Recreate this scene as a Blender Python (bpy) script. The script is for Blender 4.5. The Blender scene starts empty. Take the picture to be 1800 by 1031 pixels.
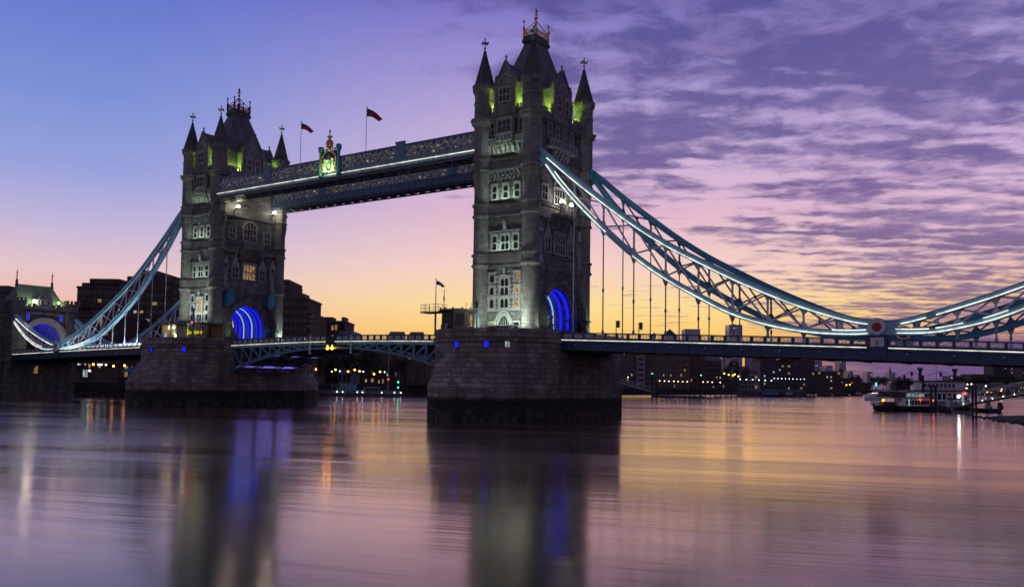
import bpy, bmesh, math, random
from mathutils import Vector, Matrix
R = math.radians
rnd = random.Random(7)
sc = bpy.context.scene
col = sc.collection

# ------------------------------------------------------------------ camera
CAM = Vector((86.384, -132.264, 5.488))
CX = Vector((0.824959, 0.56501, 0.014341)); CU = Vector((0.020474, -0.055231, 0.998264)); CF = Vector((-0.564821, 0.823233, 0.057131))
FPX, CYP = 1570.61, 584.56
YAW = R(34.454)
cd = bpy.data.cameras.new('camera'); cam = bpy.data.objects.new('camera', cd); col.objects.link(cam)
m = Matrix((CX, CU, -CF)).transposed().to_4x4(); m.translation = CAM
cam.matrix_world = m
cd.sensor_fit = 'HORIZONTAL'; cd.sensor_width = 36.0
cd.lens = FPX / 1800 * 36; cd.shift_y = (CYP - 515.5) / 1800
cd.clip_start = 0.5; cd.clip_end = 20000
sc.camera = cam
def at(px, py, d):
    """a point on the photograph's ray at depth d (metres along the view)"""
    return CAM + d * (CF + CX * ((px - 900) / FPX) - CU * ((py - CYP) / FPX))

sc.view_settings.view_transform = 'Standard'; sc.view_settings.look = 'None'
sc.view_settings.exposure = 0; sc.view_settings.gamma = 1
try:
    sc.cycles.use_denoising = True
    sc.cycles.max_bounces = 6; sc.cycles.diffuse_bounces = 2; sc.cycles.glossy_bounces = 3
    sc.cycles.transmission_bounces = 2
    sc.cycles.sample_clamp_indirect = 4
    sc.cycles.use_light_tree = True
    sc.cycles.caustics_reflective = False; sc.cycles.caustics_refractive = False
except Exception:
    pass

def lin(r, g, b):
    def c(v):
        v /= 255
        return v / 12.92 if v <= .04045 else ((v + .055) / 1.055) ** 2.4
    return (c(r), c(g), c(b), 1)

# ------------------------------------------------------------------ node helper
class NT:
    def __init__(s, tree): s.t = tree; s.n = tree.nodes; s.l = tree.links
    def new(s, typ, **kw):
        n = s.n.new(typ)
        for k, v in kw.items(): setattr(n, k, v)
        return n
    def put(s, sock, v):
        if v is None: return
        if isinstance(v, bpy.types.NodeSocket): s.l.new(v, sock)
        elif isinstance(v, bpy.types.Node): s.l.new(v.outputs[0], sock)
        else:
            if sock.type == 'RGBA' and len(v) == 3: v = (*v, 1)
            sock.default_value = v
    def math(s, op, a, b=None, c=None, clamp=False):
        n = s.new('ShaderNodeMath', operation=op, use_clamp=clamp)
        s.put(n.inputs[0], a); s.put(n.inputs[1], b); s.put(n.inputs[2], c)
        return n.outputs[0]
    def smooth(s, v, a, b, lo=0., hi=1.):
        n = s.new('ShaderNodeMapRange', interpolation_type='SMOOTHSTEP')
        s.put(n.inputs['Value'], v); s.put(n.inputs['From Min'], a); s.put(n.inputs['From Max'], b)
        s.put(n.inputs['To Min'], lo); s.put(n.inputs['To Max'], hi)
        return n.outputs[0]
    def mix(s, f, a, b, mode='MIX'):
        n = s.new('ShaderNodeMix', data_type='RGBA', blend_type=mode)
        s.put(n.inputs[0], f); s.put(n.inputs[6], a); s.put(n.inputs[7], b)
        return n.outputs[2]
    def ramp(s, f, stops, interp='LINEAR'):
        n = s.new('ShaderNodeValToRGB'); cr = n.color_ramp; cr.interpolation = interp
        while len(cr.elements) > 1: cr.elements.remove(cr.elements[-1])
        for i, (p, c) in enumerate(stops):
            e = cr.elements[0] if i == 0 else cr.elements.new(p)
            e.position = p; e.color = c if len(c) == 4 else (*c, 1)
        s.put(n.inputs[0], f)
        return n.outputs[0]
    def noise(s, vec, scale, detail=4, rough=.5, lac=2.0, dist=0.):
        n = s.new('ShaderNodeTexNoise')
        s.put(n.inputs['Vector'], vec); n.inputs['Scale'].default_value = scale
        n.inputs['Detail'].default_value = detail; n.inputs['Roughness'].default_value = rough
        n.inputs['Lacunarity'].default_value = lac; n.inputs['Distortion'].default_value = dist
        return n.outputs[0]
    def xyz(s, x, y, z):
        n = s.new('ShaderNodeCombineXYZ')
        s.put(n.inputs[0], x); s.put(n.inputs[1], y); s.put(n.inputs[2], z)
        return n.outputs[0]
    def sep(s, v):
        n = s.new('ShaderNodeSeparateXYZ'); s.put(n.inputs[0], v); return n.outputs

# ------------------------------------------------------------------ world: a dawn sky by direction
w = bpy.data.worlds.new('World'); sc.world = w; w.use_nodes = True
t = NT(w.node_tree); t.n.clear()
tc = t.new('ShaderNodeTexCoord')
vr = t.new('ShaderNodeVectorRotate', rotation_type='Z_AXIS'); t.put(vr.inputs['Vector'], tc.outputs['Generated'])
vr.inputs['Angle'].default_value = -YAW      # glow of the coming sunrise lies along this bearing
X, Y, Z = t.sep(vr.outputs[0])
az = t.math('ARCTAN2', X, Y)
zc = t.math('MAXIMUM', Z, 0.0)
el = t.math('MULTIPLY', t.math('ARCSINE', zc), 180 / math.pi / 45)     # 1 = 45 degrees
def E(*rows): return [(d / 45, lin(*c)) for d, c in rows]
left = t.ramp(el, E((0, (220, 150, 118)), (4, (240, 188, 162)), (6.2, (230, 196, 202)), (9, (192, 180, 218)), (12, (152, 162, 220)),
                    (16.2, (124, 146, 214)), (20, (108, 130, 208)), (24, (92, 110, 200)), (34, (44, 66, 140)), (45, (26, 36, 84))))
cent = t.ramp(el, E((0, (250, 176, 62)), (2.4, (253, 198, 84)), (5.0, (253, 220, 150)), (7.6, (246, 208, 196)), (11, (224, 184, 206)),
                    (15, (202, 178, 216)), (19, (168, 152, 210)), (23, (130, 122, 198)), (33, (64, 60, 124)), (45, (34, 34, 78))))
righ = t.ramp(el, E((0, (190, 124, 110)), (2.5, (248, 174, 96)), (5, (251, 204, 138)), (8, (234, 196, 200)), (12, (214, 182, 214)),
                    (16, (194, 172, 220)), (20, (170, 154, 212)), (25, (140, 128, 194)), (34, (64, 58, 112)), (45, (34, 32, 70))))
back = t.ramp(el, E((0, (150, 136, 146)), (10, (138, 130, 150)), (30, (112, 110, 142)), (45, (84, 84, 118))))
sky = t.mix(t.smooth(az, -.46, .02), left, cent)
sky = t.mix(t.smooth(az, .16, .58), sky, righ)
sky = t.mix(t.smooth(t.math('ABSOLUTE', az), .62, 1.5), sky, back)
# altocumulus deck: noise on a flat layer overhead, so the rows foreshorten towards the horizon
zz = t.math('ADD', zc, .055)
cp = t.xyz(t.math('DIVIDE', X, zz), t.math('DIVIDE', Y, zz), 0)
n1 = t.noise(cp, 1.9, 9, .58, 2.1, .25)
mp = t.new('ShaderNodeMapping'); t.put(mp.inputs[0], cp); mp.inputs['Scale'].default_value = (.55, 1.5, 1); mp.inputs['Location'].default_value = (3.1, 7.7, 0)
n2 = t.noise(mp.outputs[0], 1.3, 6, .55)
cl = t.math('ADD', t.math('MULTIPLY', n1, .62), t.math('MULTIPLY', n2, .38))
cover = t.math('ADD', t.smooth(az, -.20, .18, -.12, .040), t.math('MULTIPLY', t.smooth(el, .34, .5, 0, .045), t.smooth(az, -.40, .0)))
hole = t.math('MULTIPLY', t.smooth(az, .12, .45, 1, 0), t.smooth(el, .15, .34, -.13, 0))
cover = t.math('ADD', cover, hole)
n3 = t.noise(cp, 6.5, 6, .6, 2.1, .4)
rip = t.new('ShaderNodeTexWave', wave_type='BANDS', bands_direction='Y', wave_profile='SIN'); t.put(rip.inputs['Vector'], cp)
for k_, v_ in (('Scale', 1.5), ('Distortion', 9.0), ('Detail', 4.0), ('Detail Scale', 1.4), ('Detail Roughness', .6)): rip.inputs[k_].default_value = v_
cl = t.math('ADD', t.math('ADD', t.math('MULTIPLY', cl, .735), t.math('MULTIPLY', n3, .20)), t.math('MULTIPLY', rip.outputs['Fac'], .065))
cm = t.smooth(t.math('ADD', cl, cover), .445, .575)
cdark = t.ramp(el, E((0, (92, 70, 118)), (4, (112, 86, 130)), (9, (104, 84, 140)), (14, (90, 78, 142)), (24, (78, 76, 140)), (45, (44, 44, 82))))
cdark = t.mix(t.smooth(t.math('ADD', t.math('MULTIPLY', n2, .5), t.math('MULTIPLY', n3, .5)), .40, .58, .62, 0), cdark, t.ramp(el, E((0, (206, 160, 150)), (10, (176, 146, 188)), (24, (140, 128, 190)), (45, (60, 58, 100)))))
cdark = t.mix(t.smooth(az, .1, -.35), cdark, t.ramp(el, E((0, (205, 150, 140)), (10, (190, 150, 190)), (20, (120, 104, 190)), (45, (36, 36, 70)))))
sky = t.mix(t.math('MULTIPLY', cm, .85), sky, cdark)
# low bank of stratus near the right-hand horizon
bk = t.noise(t.xyz(t.math('MULTIPLY', az, 3.0), t.math('MULTIPLY', el, 40), 0), 1.6, 6, .55)
bm = t.math('MULTIPLY', t.smooth(az, .22, .42), t.smooth(t.math('ADD', el, t.math('MULTIPLY', bk, .07)), .135, .075))
sky = t.mix(t.math('MULTIPLY', bm, .92), sky, lin(104, 82, 132))
bg = t.new('ShaderNodeBackground'); t.put(bg.inputs[0], sky); bg.inputs[1].default_value = 1.0
wo = t.new('ShaderNodeOutputWorld'); t.l.new(bg.outputs[0], wo.inputs[0])

# ------------------------------------------------------------------ materials
def mat(name):
    mt = bpy.data.materials.new(name); mt.use_nodes = True
    nt = NT(mt.node_tree); b = nt.n['Principled BSDF']
    return mt, nt, b
def plain(name, c, rough=.6, metal=0., var=.25, scale=1.5, bump=.0):
    mt, nt, b = mat(name)
    g = nt.new('ShaderNodeNewGeometry')
    n = nt.noise(g.outputs['Position'], scale, 5, .6)
    nt.put(b.inputs['Base Color'], nt.mix(n, tuple(v * (1 - var) for v in c), tuple(v * (1 + var) for v in c)))
    nt.put(b.inputs['Roughness'], nt.math('ADD', rough - .1, nt.math('MULTIPLY', n, .2)))
    b.inputs['Metallic'].default_value = metal
    if bump:
        bp = nt.new('ShaderNodeBump'); bp.inputs['Strength'].default_value = bump; bp.inputs['Distance'].default_value = .05
        nt.put(bp.inputs['Height'], nt.noise(g.outputs['Position'], scale * 6, 4)); nt.put(b.inputs['Normal'], bp.outputs[0])
    return mt
def emit(name, c, s, base=(.05, .05, .05)):
    mt, nt, b = mat(name)
    b.inputs['Base Color'].default_value = (*base, 1)
    b.inputs['Emission Color'].default_value = (*c, 1); b.inputs['Emission Strength'].default_value = s
    if 'light strip' in name and 'blue' not in name:
        g = nt.new('ShaderNodeNewGeometry'); nt.put(b.inputs['Emission Strength'], nt.smooth(nt.noise(g.outputs['Position'], .55, 4, .7), .35, .65, s * .62, s * 1.3))
    if name.startswith('lit window'):
        g = nt.new('ShaderNodeNewGeometry'); nt.put(b.inputs['Emission Strength'], nt.smooth(nt.noise(g.outputs['Position'], 1.7, 3, .6), .32, .66, s * .25, s * 1.35))
    return mt
def stone(name, c1, c2, mortar, bw, rh, bump=.5, algae=None, stain=.5, msize=.018):
    mt, nt, b = mat(name)
    g = nt.new('ShaderNodeNewGeometry'); P = nt.sep(g.outputs['Position'])
    br = nt.new('ShaderNodeTexBrick')
    nt.put(br.inputs['Vector'], nt.xyz(nt.math('ADD', P[0], P[1]), P[2], 0))
    br.inputs['Scale'].default_value = 1; br.inputs['Brick Width'].default_value = bw; br.inputs['Row Height'].default_value = rh
    br.inputs['Mortar Size'].default_value = msize; br.inputs['Mortar Smooth'].default_value = .3; br.inputs['Bias'].default_value = 0
    nt.put(br.inputs['Color1'], c1); nt.put(br.inputs['Color2'], c2); nt.put(br.inputs['Mortar'], mortar)
    big = nt.noise(nt.xyz(nt.math('MULTIPLY', P[0], .5), nt.math('MULTIPLY', P[1], .5), nt.math('MULTIPLY', P[2], .12)), 1.0, 6, .6)
    fine = nt.noise(g.outputs['Position'], 5, 5, .65)
    cc = nt.mix(nt.smooth(big, .35, .7, 0, stain), br.outputs['Color'], tuple(v * .35 for v in c2))
    vv = nt.noise(g.outputs['Position'], .8, 5, .65)
    cc = nt.mix(.85, cc, nt.ramp(nt.math('ADD', nt.math('MULTIPLY', fine, .6), nt.math('MULTIPLY', vv, .4)), [(.28, (.45, .44, .43)), (.5, (1, 1, 1)), (.7, (1.5, 1.46, 1.38))]), 'MULTIPLY')
    rough = .85
    if algae is not None:
        lv = nt.math('ADD', P[2], nt.math('MULTIPLY', nt.math('SUBTRACT', nt.noise(nt.xyz(nt.math('ADD', P[0], P[1]), P[2], 0), .35, 5, .6), .5), 1.3))
        am = nt.smooth(lv, algae + .5, algae - .5)
        ac = nt.mix(nt.math('MULTIPLY', nt.smooth(vv, .42, .62), nt.smooth(P[2], 2.6, .6)), (.016, .016, .012), (.075, .072, .050))
        cc = nt.mix(am, cc, ac)
    nt.put(b.inputs['Base Color'], cc); b.inputs['Roughness'].default_value = rough
    bp = nt.new('ShaderNodeBump'); bp.inputs['Strength'].default_value = bump; bp.inputs['Distance'].default_value = .12
    nt.put(bp.inputs['Height'], nt.math('ADD', nt.math('MULTIPLY', br.outputs['Fac'], -.8), nt.math('MULTIPLY', fine, .9)))
    nt.put(b.inputs['Normal'], bp.outputs[0])
    return mt
M = {}
M['stone'] = stone('rubble stone', (.30, .30, .275), (.13, .13, .118), (.06, .06, .055), 1.0, .45, .9)
M['ashlar'] = stone('ashlar stone', (.34, .33, .295), (.23, .225, .20), (.11, .105, .10), 1.3, .62, .3, stain=.6)
M['trim'] = plain('carved portland stone', (.42, .415, .385), .8, var=.35, scale=2.2, bump=.4)
M['granite'] = stone('pier granite', (.44, .37, .32), (.20, .175, .158), (.085, .075, .07), 1.9, .80, .6, algae=3.3, stain=.7, msize=.05)
M['slate'] = stone('roof slate', (.22, .245, .235), (.15, .17, .165), (.05, .05, .05), .6, .4, .5, stain=.4)
M['tile'] = stone('spire stone', (.17, .165, .16), (.12, .118, .115), (.05, .05, .05), .6, .5, .5)
M['brick'] = stone('brick', (.22, .11, .075), (.15, .08, .06), (.11, .095, .085), .5, .18, .3)
M['darkbrick'] = stone('dark brown brick', (.13, .085, .07), (.09, .06, .05), (.05, .045, .04), .8, .3, .3)
M['wall'] = stone('river wall', (.06, .055, .05), (.04, .038, .035), (.015, .015, .015), 1.4, .6, .5, algae=2.2, stain=.8)
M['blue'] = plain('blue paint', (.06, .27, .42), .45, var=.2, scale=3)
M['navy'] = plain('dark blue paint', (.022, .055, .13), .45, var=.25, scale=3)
M['chain'] = plain('chain blue lightened as lit', (.28, .52, .64), .4, var=.2, scale=2)  # the blue paint lightened, so the strips' light sits in the colour
M['lattice'] = plain('pale blue grey lattice paint', (.40, .47, .60), .5, var=.15, scale=3)
M['walkblue'] = plain('grey blue steel paint', (.13, .22, .36), .45, var=.2, scale=2)
M['bascule'] = plain('dull teal steel paint', (.09, .22, .31), .45, var=.25, scale=2)
M['teal'] = plain('teal paint', (.04, .26, .40), .4, var=.2, scale=3)
M['white'] = plain('white paint', (.72, .73, .74), .5, var=.12, scale=3)
M['offwhite'] = plain('grey white paint', (.36, .38, .42), .5, var=.15, scale=3)
M['red'] = plain('red paint', (.42, .035, .02), .5, var=.2)
M['maroon'] = plain('maroon', (.16, .015, .012), .5, var=.2)
M['gold'] = plain('gilding', (.75, .50, .12), .35, .8, var=.2)
M['iron'] = plain('black iron', (.018, .018, .02), .5, var=.3)
M['gunmetal'] = plain('grey painted steel', (.10, .11, .13), .5, var=.25)
M['asphalt'] = plain('asphalt', (.05, .05, .052), .9, var=.2, scale=4)
M['timber'] = plain('wet dark timber', (.02, .017, .014), .7, var=.4, scale=2, bump=.4)
M['concrete'] = plain('concrete', (.16, .155, .16), .85, var=.2, scale=.4)
M['glassblock'] = plain('hazed tower cladding', (.46, .44, .52), .3, .25, var=.2, scale=.05)  # distance haze put into the colour as a paler purple
M['palewall'] = plain('pale render', (.26, .26, .28), .8, var=.15, scale=.5)
M['darkwall'] = plain('dark cladding', (.08, .075, .09), .7, var=.3, scale=.3)
M['bark'] = plain('bark', (.06, .045, .035), .9, var=.3)
M['skin'] = plain('skin', (.42, .27, .20), .6, var=.05)
M['cloth'] = plain('dark cloth', (.03, .03, .04), .9, var=.2)
M['glass'] = plain('dark window glass', (.010, .011, .014), .12, var=.2)
M['lead'] = plain('lead roof', (.06, .065, .075), .6, var=.25)
M['warm'] = emit('lit window warm', (1, .55, .14), .55)
M['warmdim'] = emit('lit window dim', (1, .60, .25), .28)
M['cool'] = emit('lit window cool', (.75, .95, 1), .5)
M['room'] = emit('walkway interior glow', (1, .72, .42), .16)
M['led'] = emit('white light strip', (1, .96, .80), 1.7)
M['ledblue'] = emit('blue light strip', (.006, .010, 1), .85)
M['ledsoft'] = emit('soft white light strip', (1, .95, .74), 1.15)
M['ledbluedim'] = emit('dim blue light strip', (.006, .012, 1), .45)
M['ledpale'] = emit('pale blue light strip', (.22, .40, 1), 1.1)
M['bluewin'] = emit('blue lit window', (.004, .006, 1), 1.5)
M['lamp_white'] = emit('white lamp', (1, .95, .82), 45)
M['lamp_cold'] = emit('cold lamp', (.75, .95, 1), 9)
M['lamp_mast'] = emit('mast floodlamp', (.8, .97, 1), 30)
M['lamp_orange'] = emit('sodium lamp', (1, .42, .05), 9)
M['lamp_warm'] = emit('warm lamp', (1, .80, .42), 7)
M['lamp_green'] = emit('green lamp', (.03, 1, .35), 9)
M['lamp_red'] = emit('red lamp', (1, .04, .015), 12)
M['lamp_amber'] = emit('amber lamp', (1, .40, .03), 10)
M['sign_yellow'] = emit('yellow letters', (1, .85, .0), .75)
M['sign_white'] = emit('white lettered sign', (.75, 1, .95), 2.2)
M['orange'] = plain('orange paint', (.55, .17, .04), .5)
M['lamp_yellow'] = emit('yellow lamp', (1, .80, .02), 1.6)
M['ferrylight'] = emit('ferry light band', (1, .92, .70), 1.1)
M['loungeglow'] = emit('glowing lounge wall', (1, .68, .22), .42)  # emissive wall, in place of lamplight falling on it
M['lamp_warmsoft'] = emit('soft warm pendant', (1, .85, .45), 5)
M['sandwall'] = plain('sand coloured wall', (.40, .32, .20), .8, var=.2, scale=1)
def leafmat(name, c):
    mt, nt, b = mat(name)
    oi = nt.new('ShaderNodeNewGeometry')
    n = nt.noise(oi.outputs['Position'], .8, 3)
    nt.put(b.inputs['Base Color'], nt.mix(n, tuple(v * .5 for v in c), tuple(v * 1.5 for v in c))); b.inputs['Roughness'].default_value = .7
    return mt
M['leaf'] = leafmat('foliage', (.045, .06, .03))
M['shingle'] = plain('shingle', (.05, .045, .042), .9, var=.5, scale=1.2, bump=.8)
M['ground'] = plain('bank ground', (.05, .048, .045), .9, var=.3, scale=.2)

# water
mt, nt, b = mat('river'); M['water'] = mt
g = nt.new('ShaderNodeNewGeometry')
vr2 = nt.new('ShaderNodeVectorRotate', rotation_type='Z_AXIS'); nt.put(vr2.inputs['Vector'], g.outputs['Position']); vr2.inputs['Angle'].default_value = -R(20)
P = nt.sep(vr2.outputs[0])
wv = nt.noise(nt.xyz(nt.math('MULTIPLY', P[0], .22), nt.math('MULTIPLY', P[1], .75), 0), 1.0, 5, .62, 2.2, .3)
wb = nt.noise(nt.xyz(nt.math('MULTIPLY', P[0], .012), nt.math('MULTIPLY', P[1], .07), 0), 1.0, 5, .6, 2, .6)
bp = nt.new('ShaderNodeBump'); bp.inputs['Strength'].default_value = 1; bp.inputs['Distance'].default_value = .05
wf = nt.noise(nt.xyz(nt.math('MULTIPLY', P[0], .06), nt.math('MULTIPLY', P[1], .30), 0), 1.0, 4, .6, 2.2, .8)
patch = nt.smooth(wb, .45, .70, .06, .55)          # calm slicks and ruffled streaks
nt.put(bp.inputs['Height'], nt.math('ADD', nt.math('MULTIPLY', nt.math('ADD', wv, nt.math('MULTIPLY', nt.noise(nt.xyz(nt.math('MULTIPLY', P[0], .9), nt.math('MULTIPLY', P[1], 2.6), 0), 1.0, 3, .6), .45)), nt.math('MULTIPLY', patch, 1.0)), nt.math('ADD', nt.math('MULTIPLY', wf, .35), nt.math('MULTIPLY', wb, .7))))
gl = nt.new('ShaderNodeBsdfGlossy'); gl.inputs['Color'].default_value = (1.0, .85, .79, 1)
nt.put(gl.inputs['Roughness'], nt.smooth(wb, .34, .66, .115, .185)); nt.put(gl.inputs['Normal'], bp.outputs[0])
fr = nt.new('ShaderNodeLayerWeight'); fr.inputs['Blend'].default_value = .5
fac = nt.smooth(fr.outputs['Facing'], .74, .95, .32, .96)
b.inputs['Base Color'].default_value = (.028, .024, .026, 1); b.inputs['Roughness'].default_value = 1; b.inputs['Specular IOR Level'].default_value = 0
mx = nt.new('ShaderNodeMixShader'); nt.put(mx.inputs[0], fac); nt.l.new(b.outputs[0], mx.inputs[1]); nt.l.new(gl.outputs[0], mx.inputs[2])
nt.l.new(mx.outputs[0], nt.n['Material Output'].inputs['Surface'])

# ------------------------------------------------------------------ mesh builder
ORG = {}
class MB:
    def __init__(s): s.v = []; s.f = []; s.m = []
    def add(s, vs, fs, mi=0):
        o = len(s.v); s.v += [tuple(v) for v in vs]; s.f += [tuple(i + o for i in f) for f in fs]; s.m += [mi] * len(fs); return s
    def box(s, x0, x1, y0, y1, z0, z1, mi=0):
        return s.add([(x0, y0, z0), (x1, y0, z0), (x1, y1, z0), (x0, y1, z0), (x0, y0, z1), (x1, y0, z1), (x1, y1, z1), (x0, y1, z1)],
              [(0, 3, 2, 1), (4, 5, 6, 7), (0, 1, 5, 4), (1, 2, 6, 5), (2, 3, 7, 6), (3, 0, 4, 7)], mi)
    def fbox(s, F, u0, u1, d0, d1, z0, z1, mi=0):
        vs = [F(u, d, z) for z in (z0, z1) for d in (d0, d1) for u in (u0, u1)]
        return s.add(vs, [(0, 1, 3, 2), (4, 6, 7, 5), (0, 4, 5, 1), (2, 3, 7, 6), (0, 2, 6, 4), (1, 5, 7, 3)], mi)
    def poly(s, F, pts, d0, d1, mi=0):
        """outline (u, z) with thickness d0..d1 on a face frame F"""
        n = len(pts)
        vs = [F(u, d0, z) for u, z in pts] + [F(u, d1, z) for u, z in pts]
        fs = [tuple(range(n - 1, -1, -1)), tuple(range(n, 2 * n))] + [(i, (i + 1) % n, n + (i + 1) % n, n + i) for i in range(n)]
        return s.add(vs, fs, mi)
    def prism(s, pts, z0, z1, mi=0):
        n = len(pts)
        vs = [(x, y, z0) for x, y in pts] + [(x, y, z1) for x, y in pts]
        return s.add(vs, [tuple(range(n - 1, -1, -1)), tuple(range(n, 2 * n))] + [(i, (i + 1) % n, n + (i + 1) % n, n + i) for i in range(n)], mi)
    def loft(s, rings, mi=0, cap=True):
        n = len(rings[0]); vs = [p for r in rings for p in r]; fs = []
        for k in range(len(rings) - 1):
            for i in range(n):
                a, b = k * n + i, k * n + (i + 1) % n
                fs.append((a, b, b + n, a + n))
        if cap: fs += [tuple(range(n - 1, -1, -1)), tuple(range(len(vs) - n, len(vs)))]
        return s.add(vs, fs, mi)
    def lathe(s, cx, cy, prof, n=12, mi=0, ph=0.):
        rings = [[(cx + r * math.cos(ph + 2 * math.pi * i / n), cy + r * math.sin(ph + 2 * math.pi * i / n), z) for i in range(n)] for r, z in prof]
        return s.loft(rings, mi)
    def bar(s, a, b, w, h=None, mi=0, up=(0, 0, 1)):
        a, b = Vector(a), Vector(b); h = h or w; d = (b - a).normalized(); up = Vector(up)
        if abs(d.dot(up)) > .98: up = Vector((1, 0, 0)) if abs(d.x) < .9 else Vector((0, 1, 0))
        sd = d.cross(up).normalized() * w / 2; uu = sd.cross(d).normalized() * h / 2
        vs = [p + i * sd + j * uu for p in (a, b) for i, j in ((-1, -1), (1, -1), (1, 1), (-1, 1))]
        return s.add(vs, [(3, 2, 1, 0), (4, 5, 6, 7), (0, 1, 5, 4), (1, 2, 6, 5), (2, 3, 7, 6), (3, 0, 4, 7)], mi)
    def tube(s, a, b, r, n=8, mi=0, r2=None):
        a, b = Vector(a), Vector(b); r2 = r if r2 is None else r2; d = (b - a).normalized()
        up = Vector((0, 0, 1)) if abs(d.z) < .95 else Vector((1, 0, 0))
        e1 = d.cross(up).normalized(); e2 = e1.cross(d)
        rings = [[p + q * (math.cos(2 * math.pi * i / n) * e1 + math.sin(2 * math.pi * i / n) * e2) for i in range(n)] for p, q in ((a, r), (b, r2))]
        return s.loft(rings, mi)
    def ball(s, c, r, n=8, k=5, mi=0, sq=1.):
        prof = [(max(.001, r * math.sin(math.pi * i / k)), c[2] - r * sq * math.cos(math.pi * i / k)) for i in range(k + 1)]
        return s.lathe(c[0], c[1], prof, n, mi)
    def sweep(s, pts, y0, y1, lo, hi, mi=0):
        """bar following (x, z) points in a vertical plane, between y0 and y1, from lo to hi across the line"""
        rings = []
        for i, (x, z) in enumerate(pts):
            a = pts[max(0, i - 1)]; b = pts[min(len(pts) - 1, i + 1)]
            dx, dz = b[0] - a[0], b[1] - a[1]; L = math.hypot(dx, dz); nx, nz = -dz / L, dx / L
            if nz < 0: nx, nz = -nx, -nz
            rings.append([(x + nx * lo, y0, z + nz * lo), (x + nx * lo, y1, z + nz * lo), (x + nx * hi, y1, z + nz * hi), (x + nx * hi, y0, z + nz * hi)])
        return s.loft(rings, mi)
    def build(s, name, mats, parent=None, smooth=False, origin=None):
        org = Vector(origin) if origin is not None else (ORG[parent.name] if parent is not None else Vector((0, 0, 0)))
        me = bpy.data.meshes.new(name)
        me.from_pydata([tuple(Vector(v) - org) for v in s.v], [], s.f)
        if isinstance(mats, (str,)): mats = [mats]
        for k in mats: me.materials.append(M[k])
        me.polygons.foreach_set('material_index', s.m)
        bm = bmesh.new(); bm.from_mesh(me); bmesh.ops.recalc_face_normals(bm, faces=bm.faces); bm.to_mesh(me); bm.free()
        if smooth: me.polygons.foreach_set('use_smooth', [True] * len(me.polygons)); me.set_sharp_from_angle(angle=R(38))
        me.update()
        o = bpy.data.objects.new(name, me); col.objects.link(o)
        if parent is not None: o.parent = parent
        else: o.location = org
        ORG[o.name] = org
        return o
def tag(o, label=None, cat=None, group=None, kind=None):
    for k, v in (('label', label), ('category', cat), ('group', group), ('kind', kind)):
        if v: o[k] = v
    return o
def thing(name, label, cat, loc, group=None):
    o = bpy.data.objects.new(name, None); col.objects.link(o); o.empty_display_size = .5
    o.location = loc; ORG[o.name] = Vector(loc)
    return tag(o, label, cat, group)
def copy_tree(o, loc=None, rz=None, scale=None, parent=None):
    c = o.copy(); col.objects.link(c)
    if parent is not None: c.parent = parent
    if loc is not None: c.location = loc
    if rz is not None: c.rotation_euler = (0, 0, rz)
    if scale is not None: c.scale = scale
    for ch in list(o.children): copy_tree(ch, parent=c)
    return c
def light(kind, name, loc, aim, power, color, parent=None, size=.5, size_y=None, spot=None, blend=.5):
    l = bpy.data.lights.new(name, kind); l.energy = power; l.color = color
    if kind == 'AREA':
        l.size = size
        if size_y: l.shape = 'RECTANGLE'; l.size_y = size_y
    else: l.shadow_soft_size = size
    if spot: l.spot_size = R(spot); l.spot_blend = blend
    o = bpy.data.objects.new(name, l); col.objects.link(o)
    o.location = loc
    if aim is not None: o.rotation_euler = (Vector(aim) - Vector(loc)).to_track_quat('-Z', 'Y').to_euler()
    if parent is not None: o.parent = parent; o.location = Vector(loc) - ORG[parent.name]
    return o
WL = -0.3     # river level

# ------------------------------------------------------------------ setting
b_ = MB(); b_.add([(-9000, -3000, WL), (9000, -3000, WL), (9000, 15000, WL), (-9000, 15000, WL)], [(0, 1, 2, 3)])
tag(b_.build('river_water', 'water'), kind='structure')
def land(name, pts, z, mats=('ground', 'wall')):
    b_ = MB(); n = len(pts)
    b_.add([(x, y, z) for x, y in pts] + [(x, y, -4) for x, y in pts], [tuple(range(n))], 0)
    b_.f += [(i, (i + 1) % n, n + (i + 1) % n, n + i) for i in range(n)]; b_.m += [1] * n
    return tag(b_.build(name, mats), kind='structure')
land('north_bank', [(-176, -900), (-176, -24), (-184, 16), (-184, 60), (-186, 150), (-182, 300), (-172, 480), (-172, 700), (-165, 980), (60, 1120), (300, 1150), (1200, 900),
                    (9000, 900), (9000, 14000), (-9000, 14000), (-9000, -900)], 4.2)
land('south_bank', [(92, -60), (110, 60), (128, 160), (170, 330), (260, 560), (420, 760), (1190, 880), (9000, 880), (9000, -900), (150, -900)], 3.6)
# shingle foreshore on the right
bm_ = MB(); G = 26
fx = [(66, 60), (62, 78), (68, 48), (84, 30)]
ring0 = [(60.5, 84), (63, 71), (66.5, 59), (69.5, 50.5), (73, 44), (80, 36), (96, 10), (112, 40), (118, 90), (96, 100), (78, 96), (66, 92)]
cx_, cy_ = 92, 62
rings = []
for k in range(9):
    q = k / 8; ring = []
    for i in range(len(ring0) * 6):
        a = ring0[i // 6]; b2 = ring0[(i // 6 + 1) % len(ring0)]; s_ = (i % 6) / 6
        x = a[0] + (b2[0] - a[0]) * s_; y = a[1] + (b2[1] - a[1]) * s_
        jx = rnd.uniform(-.5, .5) * (1 - q); jy = rnd.uniform(-.5, .5) * (1 - q)
        ring.append((x + (cx_ - x) * q + jx, y + (cy_ - y) * q + jy, WL - .15 + 1.75 * q ** .45 + rnd.uniform(-.06, .09)))
    rings.append(ring)
bm_.loft(rings)
for i in range(90):
    a = rnd.choice(ring0[:6]); 
    bm_.ball((a[0] + rnd.uniform(-1.5, 5), a[1] + rnd.uniform(-1, 6), WL + .05), rnd.uniform(.12, .4), 6, 4)
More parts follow.
